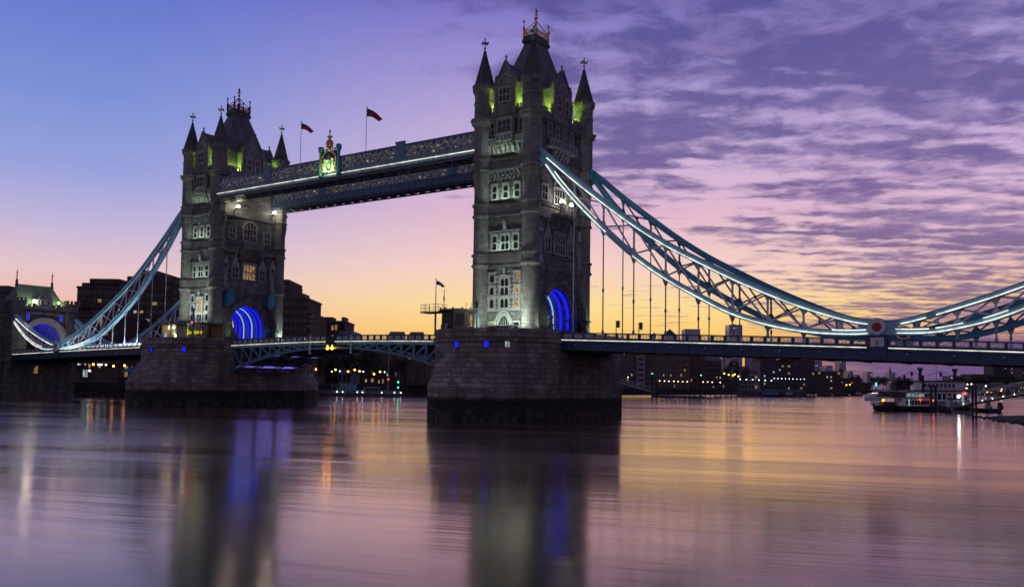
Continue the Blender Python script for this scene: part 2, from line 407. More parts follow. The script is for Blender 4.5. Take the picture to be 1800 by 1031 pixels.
tag(bm_.build('foreshore', 'shingle'), kind='structure')

# ================================================================== the bridge
SPAN = 82.3
TA, TB = 5.04, 8.62            # turret axes: along and across the bridge
WX, WY = 5.25, 8.72            # wall planes
LV = [25.77, 27.6, 34.34, 36.27, 42.29, 44.19, 51.19, 56.69]
BASE = 13.6

def faceframe(cx, side):
    if side == 'river': return lambda u, d, z: (cx + u, -(WY + d), z)
    if side == 'road': return lambda u, d, z: (cx + WX + d, u, z)
    if side == 'riverback': return lambda u, d, z: (cx - u, (WY + d), z)
    return lambda u, d, z: (cx - WX - d, -u, z)

def window(F, root, u0, u1, z0, z1, n=2, tiers=1, sur=.28, glass='glass', pointed=True, d=.0, quoins=False, arched=False):
    """stone framed window: surround and mullions, dark panes set back as a sub-part"""
    f = MB(); dp = .22 + d
    zt = z1
    f.fbox(F, u0 - sur, u0, d - .05, dp, z0 - sur * .8, z1 + sur)
    f.fbox(F, u1, u1 + sur, d - .05, dp, z0 - sur * .8, z1 + sur)
    f.fbox(F, u0 - .002, u1 + .002, d - .05, dp + .03, z0 - sur, z0)
    f.fbox(F, u0 - .002, u1 + .002, d - .05, dp + .004, z1, z1 + sur * .9)
    f.fbox(F, u0 - sur - .1, u1 + sur + .1, d - .05, dp + .09, z1 + sur * .9, z1 + sur * 1.25)
    if quoins:
        k = 0; z = z0
        while z < z1 - .2:
            if k % 2 == 0:
                f.fbox(F, u0 - sur - .22, u0 - sur + .01, d - .05, dp - .05, z, z + .3); f.fbox(F, u1 + sur - .01, u1 + sur + .22, d - .05, dp - .05, z, z + .3)
            k += 1; z += .36
    lw = (u1 - u0) / n; mw = .11
    for i in range(1, n): f.fbox(F, u0 + i * lw - mw / 2, u0 + i * lw + mw / 2, d - .04, dp - .06, z0 + .001, z1 - .001)
    th = (z1 - z0) / tiers
    for j in range(1, tiers): f.fbox(F, u0 + .001, u1 - .001, d - .04, dp - .065, z0 + j * th - .07, z0 + j * th + .07)
    if pointed:
        for j in range(tiers):
            zt = z0 + (j + 1) * th; hh = min(lw * .8, th * .35)
            for i in range(n):
                a, b = u0 + i * lw, u0 + (i + 1) * lw; c = (a + b) / 2
                f.poly(F, [(a + .003, zt - hh), (a + lw * .14, zt - hh * .45), (c, zt - .003), (a + .003, zt - .003)], d - .03, dp - .09)
                f.poly(F, [(b - .003, zt - hh), (c, zt - .003), (b - .003, zt - .003), (b - lw * .0 - .004, zt - hh * .5), ][::1], d - .03, dp - .091)
    if arched:
        c = (u0 + u1) / 2; r0 = (u1 - u0) / 2; N = 12
        for i in range(N):
            a0, a1 = math.pi * i / N, math.pi * (i + 1) / N
            f.poly(F, [(c + (r0 + .02) * math.cos(a0), z1 + r0 * math.sin(a0)), (c + (r0 + .5) * math.cos(a0), z1 + (r0 + .5) * math.sin(a0)),
                       (c + (r0 + .5) * math.cos(a1), z1 + (r0 + .5) * math.sin(a1)), (c + (r0 + .02) * math.cos(a1), z1 + r0 * math.sin(a1))], d - .05, dp + .02)
        for i in range(1, n):
            uu = u0 + i * lw; hz = math.sqrt(max(0, r0 * r0 - (uu - c) ** 2)); f.fbox(F, uu - mw / 2, uu + mw / 2, d - .04, dp - .06, z1 - .01, z1 + hz)
    w = f.build('window', ['trim'], root)
    g = MB(); g.fbox(F, u0 - .02, u1 + .02, d - .1, d + .035, z0 - .02, z1 + .02)
    if arched: g.poly(F, [(c + r0 * math.cos(math.pi * i / 14), z1 + r0 * math.sin(math.pi * i / 14)) for i in range(15)], d - .1, d + .034)
    g.build('pane', [glass], w)
    return w

def corbels(F, m, us, z0, z1, out, wd, mi=0):
    """console brackets growing outwards"""
    for u in us:
        n = 4
        for k in range(n):
            q = (k + 1) / n
            m.fbox(F, u - wd / 2 - .003 * k, u + wd / 2 + .003 * k, -.05, out * q ** 1.3, z0 + (z1 - z0) * k / n, z0 + (z1 - z0) * (k + 1) / n - .01, mi)

def balustrade(F, m, u0, u1, d0, d1, z0, z1, n, mi=0):
    m.fbox(F, u0 - .08, u1 + .08, d0, d1 + .06, z1 - .16, z1, mi); m.fbox(F, u0 - .06, u1 + .06, d0, d1 + .04, z0, z0 + .16, mi)
    w = (u1 - u0) / n
    for i in range(n + 1): m.fbox(F, u0 + i * w - .09, u0 + i * w + .09, d0 + .01, d1 + .05, z0 + .1, z1 - .1, mi)
    h = z1 - z0 - .3
    for i in range(n):
        a = Vector(F(u0 + i * w + .06, (d0 + d1) / 2, z0 + .15)); b = Vector(F(u0 + (i + 1) * w - .06, (d0 + d1) / 2, z1 - .15))
        c = Vector(F(u0 + i * w + .06, (d0 + d1) / 2, z1 - .15)); e = Vector(F(u0 + (i + 1) * w - .06, (d0 + d1) / 2, z0 + .15))
        m.bar(a, b, .09, .09, mi); m.bar(c, e, .085, .085, mi)

def cross(m, x, y, z0, h, mi=0):
    m.lathe(x, y, [(.16, z0), (.12, z0 + .25 * h), (.2, z0 + .28 * h), (.2, z0 + .33 * h), (.1, z0 + .36 * h), (.1, z0 + .9 * h), (.16, z0 + .92 * h), (.13, z0 + h), (.01, z0 + h * 1.04)], 8, mi)
    zc = z0 + .66 * h; a = .24 * h
    for dx, dy in ((1, 0), (0, 1)):
        m.bar((x - dx * a, y - dy * a, zc), (x + dx * a, y + dy * a, zc), .2, .2, mi)
        for s_ in (-1, 1): m.ball((x + s_ * dx * a, y + s_ * dy * a, zc), .2, 6, 4, mi)

def bridge_tower(cx, near):
    if near: lab = 'nearer stone bridge tower, with a lit chain sweeping away from its road face'
    else: lab = 'farther stone bridge tower, with the walkways and two lamps on its road face'
    root = thing('bridge_tower', lab, 'tower', (cx, 0, BASE), 'twin gothic towers of the bridge')
    FR, FD, FB, FL = (faceframe(cx, s) for s in ('river', 'road', 'riverback', 'shore'))
    # ---- body with the road arch through it
    m = MB(); hw, zs, N = 4.75, 17.4, 20
    prof = [(-WY, BASE - 1.3), (-hw, BASE - 1.3), (-hw, zs)] + [(-hw * math.cos(math.pi * i / N), zs + hw * math.sin(math.pi * i / N)) for i in range(1, N)] + [(hw, zs), (hw, BASE - 1.3), (WY, BASE - 1.3), (WY, 25.3), (-WY, 25.3)]
    n = len(prof)
    # side blocks and spandrels built as strips so the arch stays open
    m.box(cx - WX, cx + WX, -WY, -hw, BASE - 1.3, 25.3); m.box(cx - WX, cx + WX, hw, WY, BASE - 1.3, 25.3)
    for i in range(N):
        a0, a1 = math.pi * i / N, math.pi * (i + 1) / N
        y0, y1 = -hw * math.cos(a0), -hw * math.cos(a1); za, zb = zs + hw * math.sin(a0), zs + hw * math.sin(a1)
        m.add([(cx - WX, y0, za), (cx - WX, y1, zb), (cx - WX, y1, 25.3), (cx - WX, y0, 25.3), (cx + WX, y0, za), (cx + WX, y1, zb), (cx + WX, y1, 25.3), (cx + WX, y0, 25.3)],
              [(0, 1, 2, 3), (7, 6, 5, 4), (0, 4, 5, 1), (2, 6, 7, 3)])
    m.box(cx - WX + .004, cx + WX - .004, -WY + .004, WY - .004, 25.3, 51.1)
    m.build('wall', ['stone'], root)
    # ---- string courses and plain bands
    m = MB()
    def ring(z0, z1, d, mi=0): m.box(cx - WX - d, cx + WX + d, -WY - d, WY + d, z0, z1, mi)
    for a, b in ((0, 1), (2, 3), (4, 5)):
        ring(LV[a] - .15, LV[b] - .1, .10)
        ring(LV[a] - .42, LV[a] - .12, .30); ring(LV[b] - .3, LV[b], .34); ring(LV[b] - .42, LV[b] - .3, .22)
    ring(LV[6] - .95, LV[6] - .62, .2); ring(LV[6] - .62, LV[6] - .3, .42); ring(LV[6] - .3, LV[6], .62)
    for k in range(22): m.fbox(FR, -4 + k * .38 - .09, -4 + k * .38 + .09, .1, .36, LV[6] - .92, LV[6] - .63)
    for k in range(38): m.fbox(FD, -7.2 + k * .39 - .09, -7.2 + k * .39 + .09, .1, .36, LV[6] - .92, LV[6] - .63)
    m.build('string_course', ['ashlar'], root)
    # ---- corner turrets
    for sx in (-1, 1):
        for sy in (-1, 1):
            x, y = cx + sx * TA, sy * TB; m = MB()
            m.lathe(x, y, [(1.85, BASE - .5), (1.85, 14.3), (1.72, 14.5), (1.72, 14.85), (1.6, 15.0), (1.6, 15.3), (1.48, 15.5), (1.46, LV[0] - .6), (1.62, LV[0] - .4), (1.78, LV[0] - .2), (1.78, LV[0]),
                            (1.55, LV[0] + .08), (1.55, LV[1] - .4), (1.78, LV[1] - .3), (1.78, LV[1]), (1.46, LV[1] + .12), (1.46, LV[2] - .5), (1.75, LV[2] - .25), (1.75, LV[2]),
                            (1.55, LV[2] + .08), (1.55, LV[3] - .4), (1.78, LV[3] - .3), (1.78, LV[3]), (1.46, LV[3] + .12), (1.46, 39.2), (1.52, 40.6)], 20)
            ph = math.pi / 8
            m.lathe(x, y, [(1.5, 40.4), (1.74, 41.6), (1.74, LV[4] - .35), (1.98, LV[4] - .2), (1.98, LV[4]), (1.76, LV[4] + .1), (1.76, LV[5] - .35), (2.02, LV[5] - .25), (2.02, LV[5]), (1.72, LV[5] + .12),
                            (1.72, 49.9), (1.9, 50.2), (2.2, 50.5), (2.2, 50.9), (2.42, 51.0), (2.42, LV[6]), (1.74, LV[6] + .2), (1.72, 53.9), (1.84, 54.0), (1.84, 54.2), (1.7, 54.3), (1.7, 55.6), (1.98, 56.2), (2.1, 56.35), (2.1, 56.85), (1.9, 56.95)], 8, 0, ph)
            for k in range(8):                                  # spiked broaches from round to octagon
                a = ph + math.pi / 4 * k; r = 1.66
                bx, by = x + r * math.cos(a), y + r * math.sin(a)
                m.add([(x + 1.44 * math.cos(a), y + 1.44 * math.sin(a), 38.4), (x + 1.76 * math.cos(a - .3), y + 1.76 * math.sin(a - .3), 41.5), (x + 1.90 * math.cos(a), y + 1.90 * math.sin(a), 41.5), (x + 1.76 * math.cos(a + .3), y + 1.76 * math.sin(a + .3), 41.5)],
                      [(0, 1, 2), (0, 2, 3), (0, 3, 1), (1, 3, 2)])
            tr = m.build('turret', ['ashlar'], root)
            s_ = MB(); s_.lathe(x, y, [(1.92, 56.9), (1.5, 58.3), (1.02, 60.2), (.56, 62), (.2, 63.2), (.3, 63.3), (.3, 63.5), (.14, 63.6)], 8, 0, ph)
            for k in range(8):
                a = ph + math.pi / 4 * k
                s_.bar((x + 1.9 * math.cos(a), y + 1.9 * math.sin(a), 56.95), (x + .22 * math.cos(a), y + .22 * math.sin(a), 63.2), .1, .1)
            s_.build('spire', ['tile'], tr)
            s_ = MB(); cross(s_, x, y, 63.3, 2.6); s_.build('cross', ['trim'], tr)
            cr = MB(); cr.lathe(x, y, [(2.06, 56.84), (2.06, 57.0), (1.8, 57.0)], 16)
            for k in range(16): 
                a = 2 * math.pi * k / 16; cr.box(x + 1.95 * math.cos(a) - .13, x + 1.95 * math.cos(a) + .13, y + 1.95 * math.sin(a) - .13, y + 1.95 * math.sin(a) + .13, 56.86, 57.3)
            cr.build('battlement', ['ashlar'], tr)
    # ---- battlements of the main walls
    def merlons(F, a, b, n):
        m = MB()
        m.fbox(F, a, b, -.35, .04, LV[6] - .05, 52.35); w = (b - a) / n
        for k in range(n): m.fbox(F, a + k * w + w * .12, a + k * w + w * .72, -.34, .05, 52.34, 53.0); 
        for k in range(n): m.fbox(F, a + k * w + w * .06, a + k * w + w * .78, -.38, .1, 52.98, 53.14)
        m.build('battlement', ['ashlar'], root)
    for F, L_, dw in ((FR, 3.6, 2.0), (FB, 3.6, 2.0), (FD, 7.1, 3.0), (FL, 7.1, 3.0)):
        k = 3 if F in (FR, FB) else 6
        merlons(F, -L_, -dw, k); merlons(F, dw, L_, k)
    m = MB(); m.box(cx - WX + .3, cx + WX - .3, -WY + .3, WY - .3, 51.0, 51.3); m.build('flat_roof', ['lead'], root)
    # ---- steep main roof
    m = MB()
    r0 = [(cx - 3.7, -6.6, 51.25), (cx + 3.7, -6.6, 51.25), (cx + 3.7, 6.6, 51.25), (cx - 3.7, 6.6, 51.25)]
    def rr(a, b, z): return [(cx - a, -b, z), (cx + a, -b, z), (cx + a, b, z), (cx - a, b, z)]
    m.loft([rr(4.3, 7.5, 51.25), rr(3.95, 6.9, 53.2), rr(3.3, 5.8, 57), rr(2.25, 4.0, 61.6), rr(1.15, 2.1, 66.2)], 0)
    m.loft([rr(1.2, 2.15, 66.1), rr(1.45, 2.45, 66.5), rr(1.45, 2.45, 66.9), rr(1.3, 2.3, 67.1), rr(1.3, 2.3, 67.6)], 1)
    rf = m.build('roof', ['slate', 'lead'], root)
    m = MB()
    for sx in (-1, 1):
        for sy in (-1, 1):
            x, y = cx + sx * 1.2, sy * 2.2; m.lathe(x, y, [(.22, 67.5), (.2, 68.8), (.3, 69), (.12, 69.3), (.1, 70.0), (.24, 70.3), (.02, 70.7)], 6)
    m.lathe(cx, 0, [(.4, 67.5), (.3, 69.2), (.42, 69.4), (.14, 69.7), (.12, 71.2), (.34, 71.4), (.12, 71.6), (.1, 72.4), (.28, 72.6), (.02, 73.4)], 8)
    m.bar((cx - .4, 0, 72.1), (cx + .4, 0, 72.1), .12); m.bar((cx, -.5, 72.1), (cx, .5, 72.1), .12)
    for sx in (-1, 1):
        for k in range(8):
            y0 = -2.2 + k * .55
            m.bar((cx + sx * 1.2, y0, 67.6), (cx + sx * 1.2, y0 + .55, 68.6), .1); m.bar((cx + sx * 1.2, y0, 68.6), (cx + sx * 1.2, y0 + .55, 67.6), .1)
        m.bar((cx + sx * 1.2, -2.2, 68.6), (cx + sx * 1.2, 2.2, 68.6), .13)
        m.bar((cx + sx * 1.2, -2.2, 68.6), (cx, 0, 70.9), .13); m.bar((cx + sx * 1.2, 2.2, 68.6), (cx, 0, 70.9), .13)
    for sy in (-1, 1):
        for k in range(4):
            x0 = cx - 1.2 + k * .6
            m.bar((x0, sy * 2.2, 67.6), (x0 + .6, sy * 2.2, 68.6), .1); m.bar((x0, sy * 2.2, 68.6), (x0 + .6, sy * 2.2, 67.6), .1)
        m.bar((cx - 1.2, sy * 2.2, 68.6), (cx + 1.2, sy * 2.2, 68.6), .13)
    m.build('cresting', ['gold' if near else 'maroon'], rf)
    # ---- gabled dormers on each face
    for F, hw_, d_, dep, two in ((FR, 1.95, .75, 4.6, False), (FB, 1.95, .75, 4.6, False), (FD, 2.75, .45, 3.4, True), (FL, 2.75, .45, 3.4, True)):
        m = MB(); zt = 57.0; za = 60.7
        m.fbox(F, -hw_, hw_, -dep, d_, LV[6] + .05, zt)
        m.poly(F, [(-hw_, zt - .01), (hw_, zt - .01), (hw_ * .82, zt + 1.0), (hw_ * .5, zt + 1.9), (.14, za), (-.14, za), (-hw_ * .5, zt + 1.9), (-hw_ * .82, zt + 1.0)], d_ - .55, d_ + .002)
        for s_ in (-1, 1):
            m.fbox(F, s_ * hw_ - .28, s_ * hw_ + .28, d_ - .45, d_ + .14, LV[6] + .1, zt + .7)
            m.poly(F, [(s_ * hw_ - .28, zt + .69), (s_ * hw_ + .28, zt + .69), (s_ * hw_, zt + 1.5)], d_ - .4, d_ + .1)
            m.bar(F(s_ * hw_, d_ + .08, zt + .1), F(0, d_ + .08, za + .05), .22, .22)
        m.lathe(*F(0, d_ - .2, 0)[:2], [(.16, za - .1), (.12, za + .5), (.24, za + .7), (.02, za + 1.1)], 6)
        dm = m.build('dormer', ['ashlar'], root)
        r_ = MB()
        r_.add([F(-hw_, d_ - .5, zt), F(hw_, d_ - .5, zt), F(0, d_ - .5, za - .2), F(-hw_, -dep - 1.2, zt), F(hw_, -dep - 1.2, zt), F(0, -dep - 1.2, za - .2)], [(0, 1, 2), (5, 4, 3), (0, 2, 5, 3), (2, 1, 4, 5), (0, 3, 4, 1)])
        r_.build('dormer_roof', ['slate'], dm)
        if F in (FR, FD):
            if two:
                for u in (-1.25, 1.25): window(F, root, u - .62, u + .62, 52.9, 55.6, 2, 2, .18, d=d_)
            else:
                window(F, root, -1.1, 1.1, 53.6, 56.0, 3, 2, .2, d=d_)
            tp = MB(); N = 10; rad = 1.15; zc = zt - .35
            for i in range(N):
                a0, a1 = math.pi * i / N, math.pi * (i + 1) / N
                tp.poly(F, [(rad * math.cos(a0), zc + 1.25 * rad * math.sin(a0)), ((rad + .22) * math.cos(a0), zc + 1.25 * (rad + .22) * math.sin(a0)), ((rad + .22) * math.cos(a1), zc + 1.25 * (rad + .22) * math.sin(a1)), (rad * math.cos(a1), zc + 1.25 * rad * math.sin(a1))], d_ - .02, d_ + .16)
            for u in (-.5, 0, .5): tp.bar(F(u, d_ + .04, zc), F(u * .4, d_ + .04, zc + 1.2), .09, .09)
            tp.build('tracery', ['trim'], root)
    # ---- river face
    F = FR
    for u in (-2.6, 2.6):
        lit = 'warmdim' if (u > 0 and near) else 'glass'
        window(F, root, u - .48, u + .48, 22.75, 24.2, 1, 1, .26, lit if near else 'glass', quoins=True)
        window(F, root, u - .46, u + .46, 20.6, 22.0, 1, 1, .26, 'warm' if u > 0 and near else 'glass', quoins=True)
        window(F, root, u - .46, u + .46, 18.35, 20.0, 1, 1, .26, 'warm' if u > 0 and near else 'glass', quoins=True)
        window(F, root, u - .5, u + .5, 14.6, 15.8, 1, 1, .24, 'warmdim' if u < 0 else 'glass', pointed=False)
    window(F, root, -.82, .82, 20.5, 23.4, 2, 2, .34, 'glass' if near else 'warm', quoins=True)
    window(F, root, -.82, .82, 18.35, 20.0, 2, 1, .34, quoins=True)
    m = MB()
    m.fbox(F, -3.75, 3.75, -.05, .12, 20.1, 20.42); m.fbox(F, -3.75, 3.75, -.05, .16, 17.85, 18.15)
    m.lathe(*F(0, .35, 0)[:2], [(.4, 23.85), (.3, 24.1), (.26, 24.5), (.33, 24.8), (.2, 25.0), (.22, 25.25), (.02, 25.6)], 8)
    for k in range(9):                                            # spiral of label mould over the door
        a0, a1 = math.pi * k / 9, math.pi * (k + 1) / 9
        for r_, e in ((1.15, .0), (1.55, .12)):
            h = 1.35
            pts = lambda a, r: (r * math.cos(a), 15.2 + r * h * math.sin(a) * (1 + .12 * math.sin(a)))
            A, B = pts(a0, r_), pts(a1, r_); C_, D = pts(a1, r_ + .3), pts(a0, r_ + .3)
            m.poly(F, [A, D, C_, B], -.05, .25 + e)
    for s_ in (-1, 1): m.fbox(F, s_ * 1.5 - .34, s_ * 1.5 + .34, -.05, .3, BASE, 15.2)
    m.fbox(F, -1.15, 1.15, -.05, .2, 15.12, 15.42)
    m.build('door_surround', ['trim'], root)
    m = MB(); m.fbox(F, -1.15, 1.15, -.05, .06, BASE, 15.12); dr = m.build('door', ['maroon'], root)
    m = MB(); m.poly(F, [(1.15 * math.cos(math.pi * k / 10), 15.42 + 1.3 * math.sin(math.pi * k / 10)) for k in range(11)], -.05, .08)
    fl = m.build('fanlight', ['glass'], root)
    m = MB()
    for k in range(1, 6): u = -1.15 + k * .383; m.fbox(F, u - .04, u + .04, .05, .14, 15.4, 15.45 + 1.2 * math.sqrt(max(0, 1 - (u / 1.15) ** 2)))
    m.build('glazing_bar', ['trim'], fl)
    # storey 2
    for u, hw_, n in ((-2.2, .48, 1), (0, .82, 2), (2.2, .48, 1)):
        window(F, root, u - hw_, u + hw_, 28.25, 30.75, n, 2, .27, quoins=True, glass='glass')
    m = MB(); m.fbox(F, -3.2, 3.2, -.05, .34, 31.25, 31.5); m.poly(F, [(-.5, 31.49), (.5, 31.49), (.12, 32.4), (-.12, 32.4)], -.05, .3)
    m.lathe(*F(0, .45, 0)[:2], [(.12, 31.9), (.32, 32.3), (.36, 33.0), (.1, 33.4), (.2, 33.6), (.02, 34.0)], 6)
    m.build('hood_mould', ['trim'], root)
    # storey 3
    for u in (-2.35, 0, 2.35): window(F, root, u - .46, u + .46, 37.1, 39.4, 1, 2, .27, quoins=True)
    m = MB()
    for row, z in ((0, 40.25), (1, 40.85), (2, 41.45)):
        for k in range(9):
            u = -3.35 + k * .84 + (row % 2) * .2; m.fbox(F, u - .2, u + .2, -.05, .16 + .1 * row, z, z + .42)
    m.fbox(F, -3.6, 3.6, -.05, .4, 41.86, 42.12)
    m.build('machicolation', ['trim'], root)
    # storey 4: corbelled bay
    m = MB(); m.fbox(F, -1.95, 1.95, -.05, .72, 46.5, LV[6] - .2); m.fbox(F, -2.05, 2.05, -.05, .80, 46.45, 46.75)
    corbels(F, m, (-1.5, -.5, .5, 1.5), 44.75, 46.48, .95, .55)
    m.build('bay', ['ashlar'], root)
    window(F, root, -1.35, 1.35, 48.3, 50.5, 3, 2, .22, d=.72)
    for u in (-2.95, 2.95): window(F, root, u - .34, u + .34, 48.3, 50.4, 1, 2, .2)
    m = MB(); balustrade(F, m, -1.6, 1.6, .9, 1.05, 46.7, 48.0, 4); balustrade(F, m, -3.6, -2.2, .45, .6, 46.3, 47.6, 2); balustrade(F, m, 2.2, 3.6, .45, .6, 46.3, 47.6, 2)
    for u in (-3.4, -2.5, 2.5, 3.4): corbels(F, m, (u,), 44.9, 46.3, .55, .3)
    m.build('balcony', ['trim'], root)
    # ---- road face
    F = FD
    m = MB(); N = 24                                                 # receding mouldings round the arch
    for r_, d_ in ((4.75, .1), (5.15, .26), (5.6, .42)):
        for i in range(N):
            a0, a1 = math.pi * i / N, math.pi * (i + 1) / N
            m.poly(F, [(r_ * math.cos(a0), zs + r_ * math.sin(a0)), ((r_ + .36) * math.cos(a0), zs + (r_ + .36) * math.sin(a0)), ((r_ + .36) * math.cos(a1), zs + (r_ + .36) * math.sin(a1)), (r_ * math.cos(a1), zs + r_ * math.sin(a1))], -.05, d_)
        for s_ in (-1, 1): m.fbox(F, s_ * (r_ + .18) - .18, s_ * (r_ + .18) + .18, -.05, d_, BASE - .6, zs)
    m.build('arch_moulding', ['ashlar'], root)
    m = MB()
    for k in range(18): u = -6.2 + k * .73; corbels(F, m, (u,), 24.15, 25.3, .5, .4)
    for k in range(-3, 4): m.fbox(F, k * 1.9 - .75, k * 1.9 + .75, .05, .2, 26.0, 27.1)
    m.build('corbel_table', ['ashlar'], root)
    window(F, root, -1.65, 1.65, 28.15, 31.6, 4, 2, .3, d=.12, glass='warmdim' if not near else 'glass')
    for u in (-3.75, 3.75):
        window(F, root, u - .8, u + .8, 28.15, 30.6, 2, 2, .28, glass='glass')
        m = MB(); m.poly(F, [(u - 1.1, 30.95), (u + 1.1, 30.95), (u + .55, 31.9), (u + .12, 33.2), (u - .12, 33.2), (u - .55, 31.9)], -.05, .25)
        m.lathe(*F(u, .2, 0)[:2], [(.12, 33.1), (.3, 33.5), (.02, 33.9)], 6); m.build('hood_mould', ['trim'], root)
    for u in (-6.6, 6.6):
        m = MB(); m.fbox(F, u - .5, u + .5, .1, .5, 26.4, 28.3); corbels(F, m, (u,), 25.2, 26.4, .8, .9); m.fbox(F, u - .62, u - .42, -.05, .55, 28.3, 31.2); m.fbox(F, u + .42, u + .62, -.05, .55, 28.3, 31.2)
        m.poly(F, [(u - .75, 31.2), (u + .75, 31.2), (u + .2, 32.3), (u, 33.2), (u - .2, 32.3)], -.05, .65)
        m.lathe(*F(u, .28, 0)[:2], [(.3, 28.3), (.34, 29), (.22, 29.6), (.26, 29.9), (.16, 30.15), (.17, 30.4), (.02, 30.6)], 8)
        m.build('niche', ['trim'], root)
    m = MB()                                                          # oriel balcony over the arch
    for k in range(6):
        q = k / 5; m.fbox(F, -2.9 + .02 * k + .3 * (1 - q), 2.9 - .02 * k - .3 * (1 - q), -.05, .25 + 1.5 * q ** 1.4, 32.3 + .42 * k, 32.3 + .42 * (k + 1) - .01)
    corbels(F, m, (-2.5, -1.25, 0, 1.25, 2.5), 32.2, 34.9, 1.95, .35)
    ob = m.build('oriel', ['ashlar'], root)
    m = MB(); balustrade(F, m, -2.5, 2.5, 1.75, 1.9, 34.95, 36.6, 6); m.build('balcony', ['trim'], root)
    window(F, root, -1.7, 1.7, 36.9, 39.4, 4, 2, .32, arched=True, pointed=False)
    for u in (-4.9, 4.9): window(F, root, u - .75, u + .75, 37.0, 39.4, 2, 2, .28, quoins=True)
    if near:
        for u in (-3.6, -1.2, 1.2, 3.6): window(F, root, u - .5, u + .5, 47.8, 50.3, 2, 2, .24, d=.1)
        m = MB(); balustrade(F, m, -4.4, 4.4, .75, .9, 46.5, 47.8, 8); m.fbox(F, -4.5, 4.5, -.05, .95, 46.2, 46.5); corbels(F, m, (-2.2, -1.1, 0, 1.1, 2.2), 44.4, 46.2, .95, .5); m.build('balcony', ['trim'], root)
    # ---- vault ribs with blue light, kiosks and buttresses in the archway
    for k in range(7):
        x0 = cx - WX + .8 + k * 1.45; m = MB(); r_ = hw - .12; rw = .25 if k in (2, 4) else .55
        for i in range(24):
            a0, a1 = math.pi * i / 24, math.pi * (i + 1) / 24
            for x, (ra, rb) in ((x0, (r_, r_ - .16)),):
                m.add([(x, -ra * math.cos(a0), zs + ra * math.sin(a0)), (x, -rb * math.cos(a0), zs + rb * math.sin(a0)), (x, -rb * math.cos(a1), zs + rb * math.sin(a1)), (x, -ra * math.cos(a1), zs + ra * math.sin(a1)),
                       (x + rw, -ra * math.cos(a0), zs + ra * math.sin(a0)), (x + rw, -rb * math.cos(a0), zs + rb * math.sin(a0)), (x + rw, -rb * math.cos(a1), zs + rb * math.sin(a1)), (x + rw, -ra * math.cos(a1), zs + ra * math.sin(a1))],
                      [(0, 3, 2, 1), (4, 5, 6, 7), (1, 2, 6, 5), (0, 4, 7, 3)])
        for s_ in (-1, 1): m.box(x0 + .001, x0 + rw - .001, min(s_ * (hw - .27), s_ * (hw - .13)), max(s_ * (hw - .27), s_ * (hw - .13)), 15.2, zs)
        m.build('light_rib', ['ledpale' if k in (2, 4) else 'ledblue'], root)
    for s_ in (-1, 1):
        m = MB(); y0 = 6.5 if s_ > 0 else -4.9
        m.box(cx + WX - .1, cx + WX + 2.0, min(y0, y0 + s_ * 1.1), max(y0, y0 + s_ * 1.1), BASE - .6, 16.6); m.box(cx + WX - .1, cx + WX + 2.2, min(y0 - .1, y0 + s_ * 1.2), max(y0 - .1, y0 + s_ * 1.2), 16.6, 17.0)
        m.poly(F, [(y0 - .05 * s_, 16.99), (y0 + s_ * 1.1, 16.99), (y0 + s_ * .9, 18.8), (y0 + s_ * .2, 18.8)], -.05, 1.3); m.poly(F, [(y0 + .1 * s_, 18.8), (y0 + s_, 18.8), (y0 + s_ * .55, 20.2)], -.05, .9)
        m.lathe(cx + WX + 1.1, y0 + s_ * .55, [(.5, 16.95), (.42, 18), (.5, 18.2), (.3, 18.5), (.3, 18.9), (.02, 19.4)], 8)
        m.build('buttress', ['stone'], root)
        m = MB(); y1 = 5.3 if s_ > 0 else -3.9; kx = 3.9 if s_ > 0 else 1.4; KZ = 16.7 if s_ > 0 else 15.5
        m.box(cx + kx, cx + WX + 1.0, min(y1 - .8, y1 + .8), max(y1 - .8, y1 + .8), BASE - .5, KZ); m.box(cx + kx - .1, cx + WX + 1.1, y1 - .9, y1 + .9, KZ, KZ + .25)
        m.loft([[(cx + kx, y1 - .85, KZ + 0.24), (cx + WX + 1.0, y1 - .85, KZ + 0.24), (cx + WX + 1.0, y1 + .85, KZ + 0.24), (cx + kx, y1 + .85, KZ + 0.24)], [(cx + kx + .7, y1 - .2, KZ + 0.90), (cx + WX + .2, y1 - .2, KZ + 0.90), (cx + WX + .2, y1 + .2, KZ + 0.90), (cx + kx + .7, y1 + .2, KZ + 0.90)]])
        ks = m.build('kiosk', ['navy' if near else 'teal'], root)
        m = MB(); m.box(cx + WX + 1.0, cx + WX + 1.04, y1 - .5, y1 - .05, 14.2, KZ - .3); m.box(cx + WX + 1.0, cx + WX + 1.04, y1 + .05, y1 + .5, 14.2, KZ - .3); m.build('pane', ['glass'], ks)
    if not near:
        for u in (-5.7, 5.7):
            m = MB(); m.fbox(F, u - .95, u + .95, .05, 1.5, 22.6, 24.4); m.poly(F, [(u - 1.05, 24.39), (u + 1.05, 24.39), (u, 25.5)], .03, 1.6); m.poly(F, [(u - .8, 22.61), (u + .8, 22.61), (u + .3, 21.9), (u - .3, 21.9)], .05, 1.2)
            m.build('signal_box', ['teal'], root)
    # ---- flood lighting of the stone: slim fittings on the ledges
    gl = (.72, 1.0, .80)
    for z, pw in ((15.0, 80), (LV[1], 95), (LV[3], 95), (LV[5], 75)):
        L = [(-2.4, 2.4)]
        fm = MB(); fm.fbox(FR, -2.6, 2.6, .1, 1.45, z + .02, z + .09); fm.fbox(FR, -2.4, 2.4, 1.25, 1.45, z + .08, z + .24); fm.build('floodlight_fitting', ['iron'], root)
        light('AREA', 'wall_wash', FR(0, 1.35, z + .34), FR(0, -.6, z + 5.5), pw, gl, root, 4.8, .12)
    fz = 13.2 if near else 17.4; fd = 6.4 if near else 4.6; fu_ = 4.6 if near else 1.0
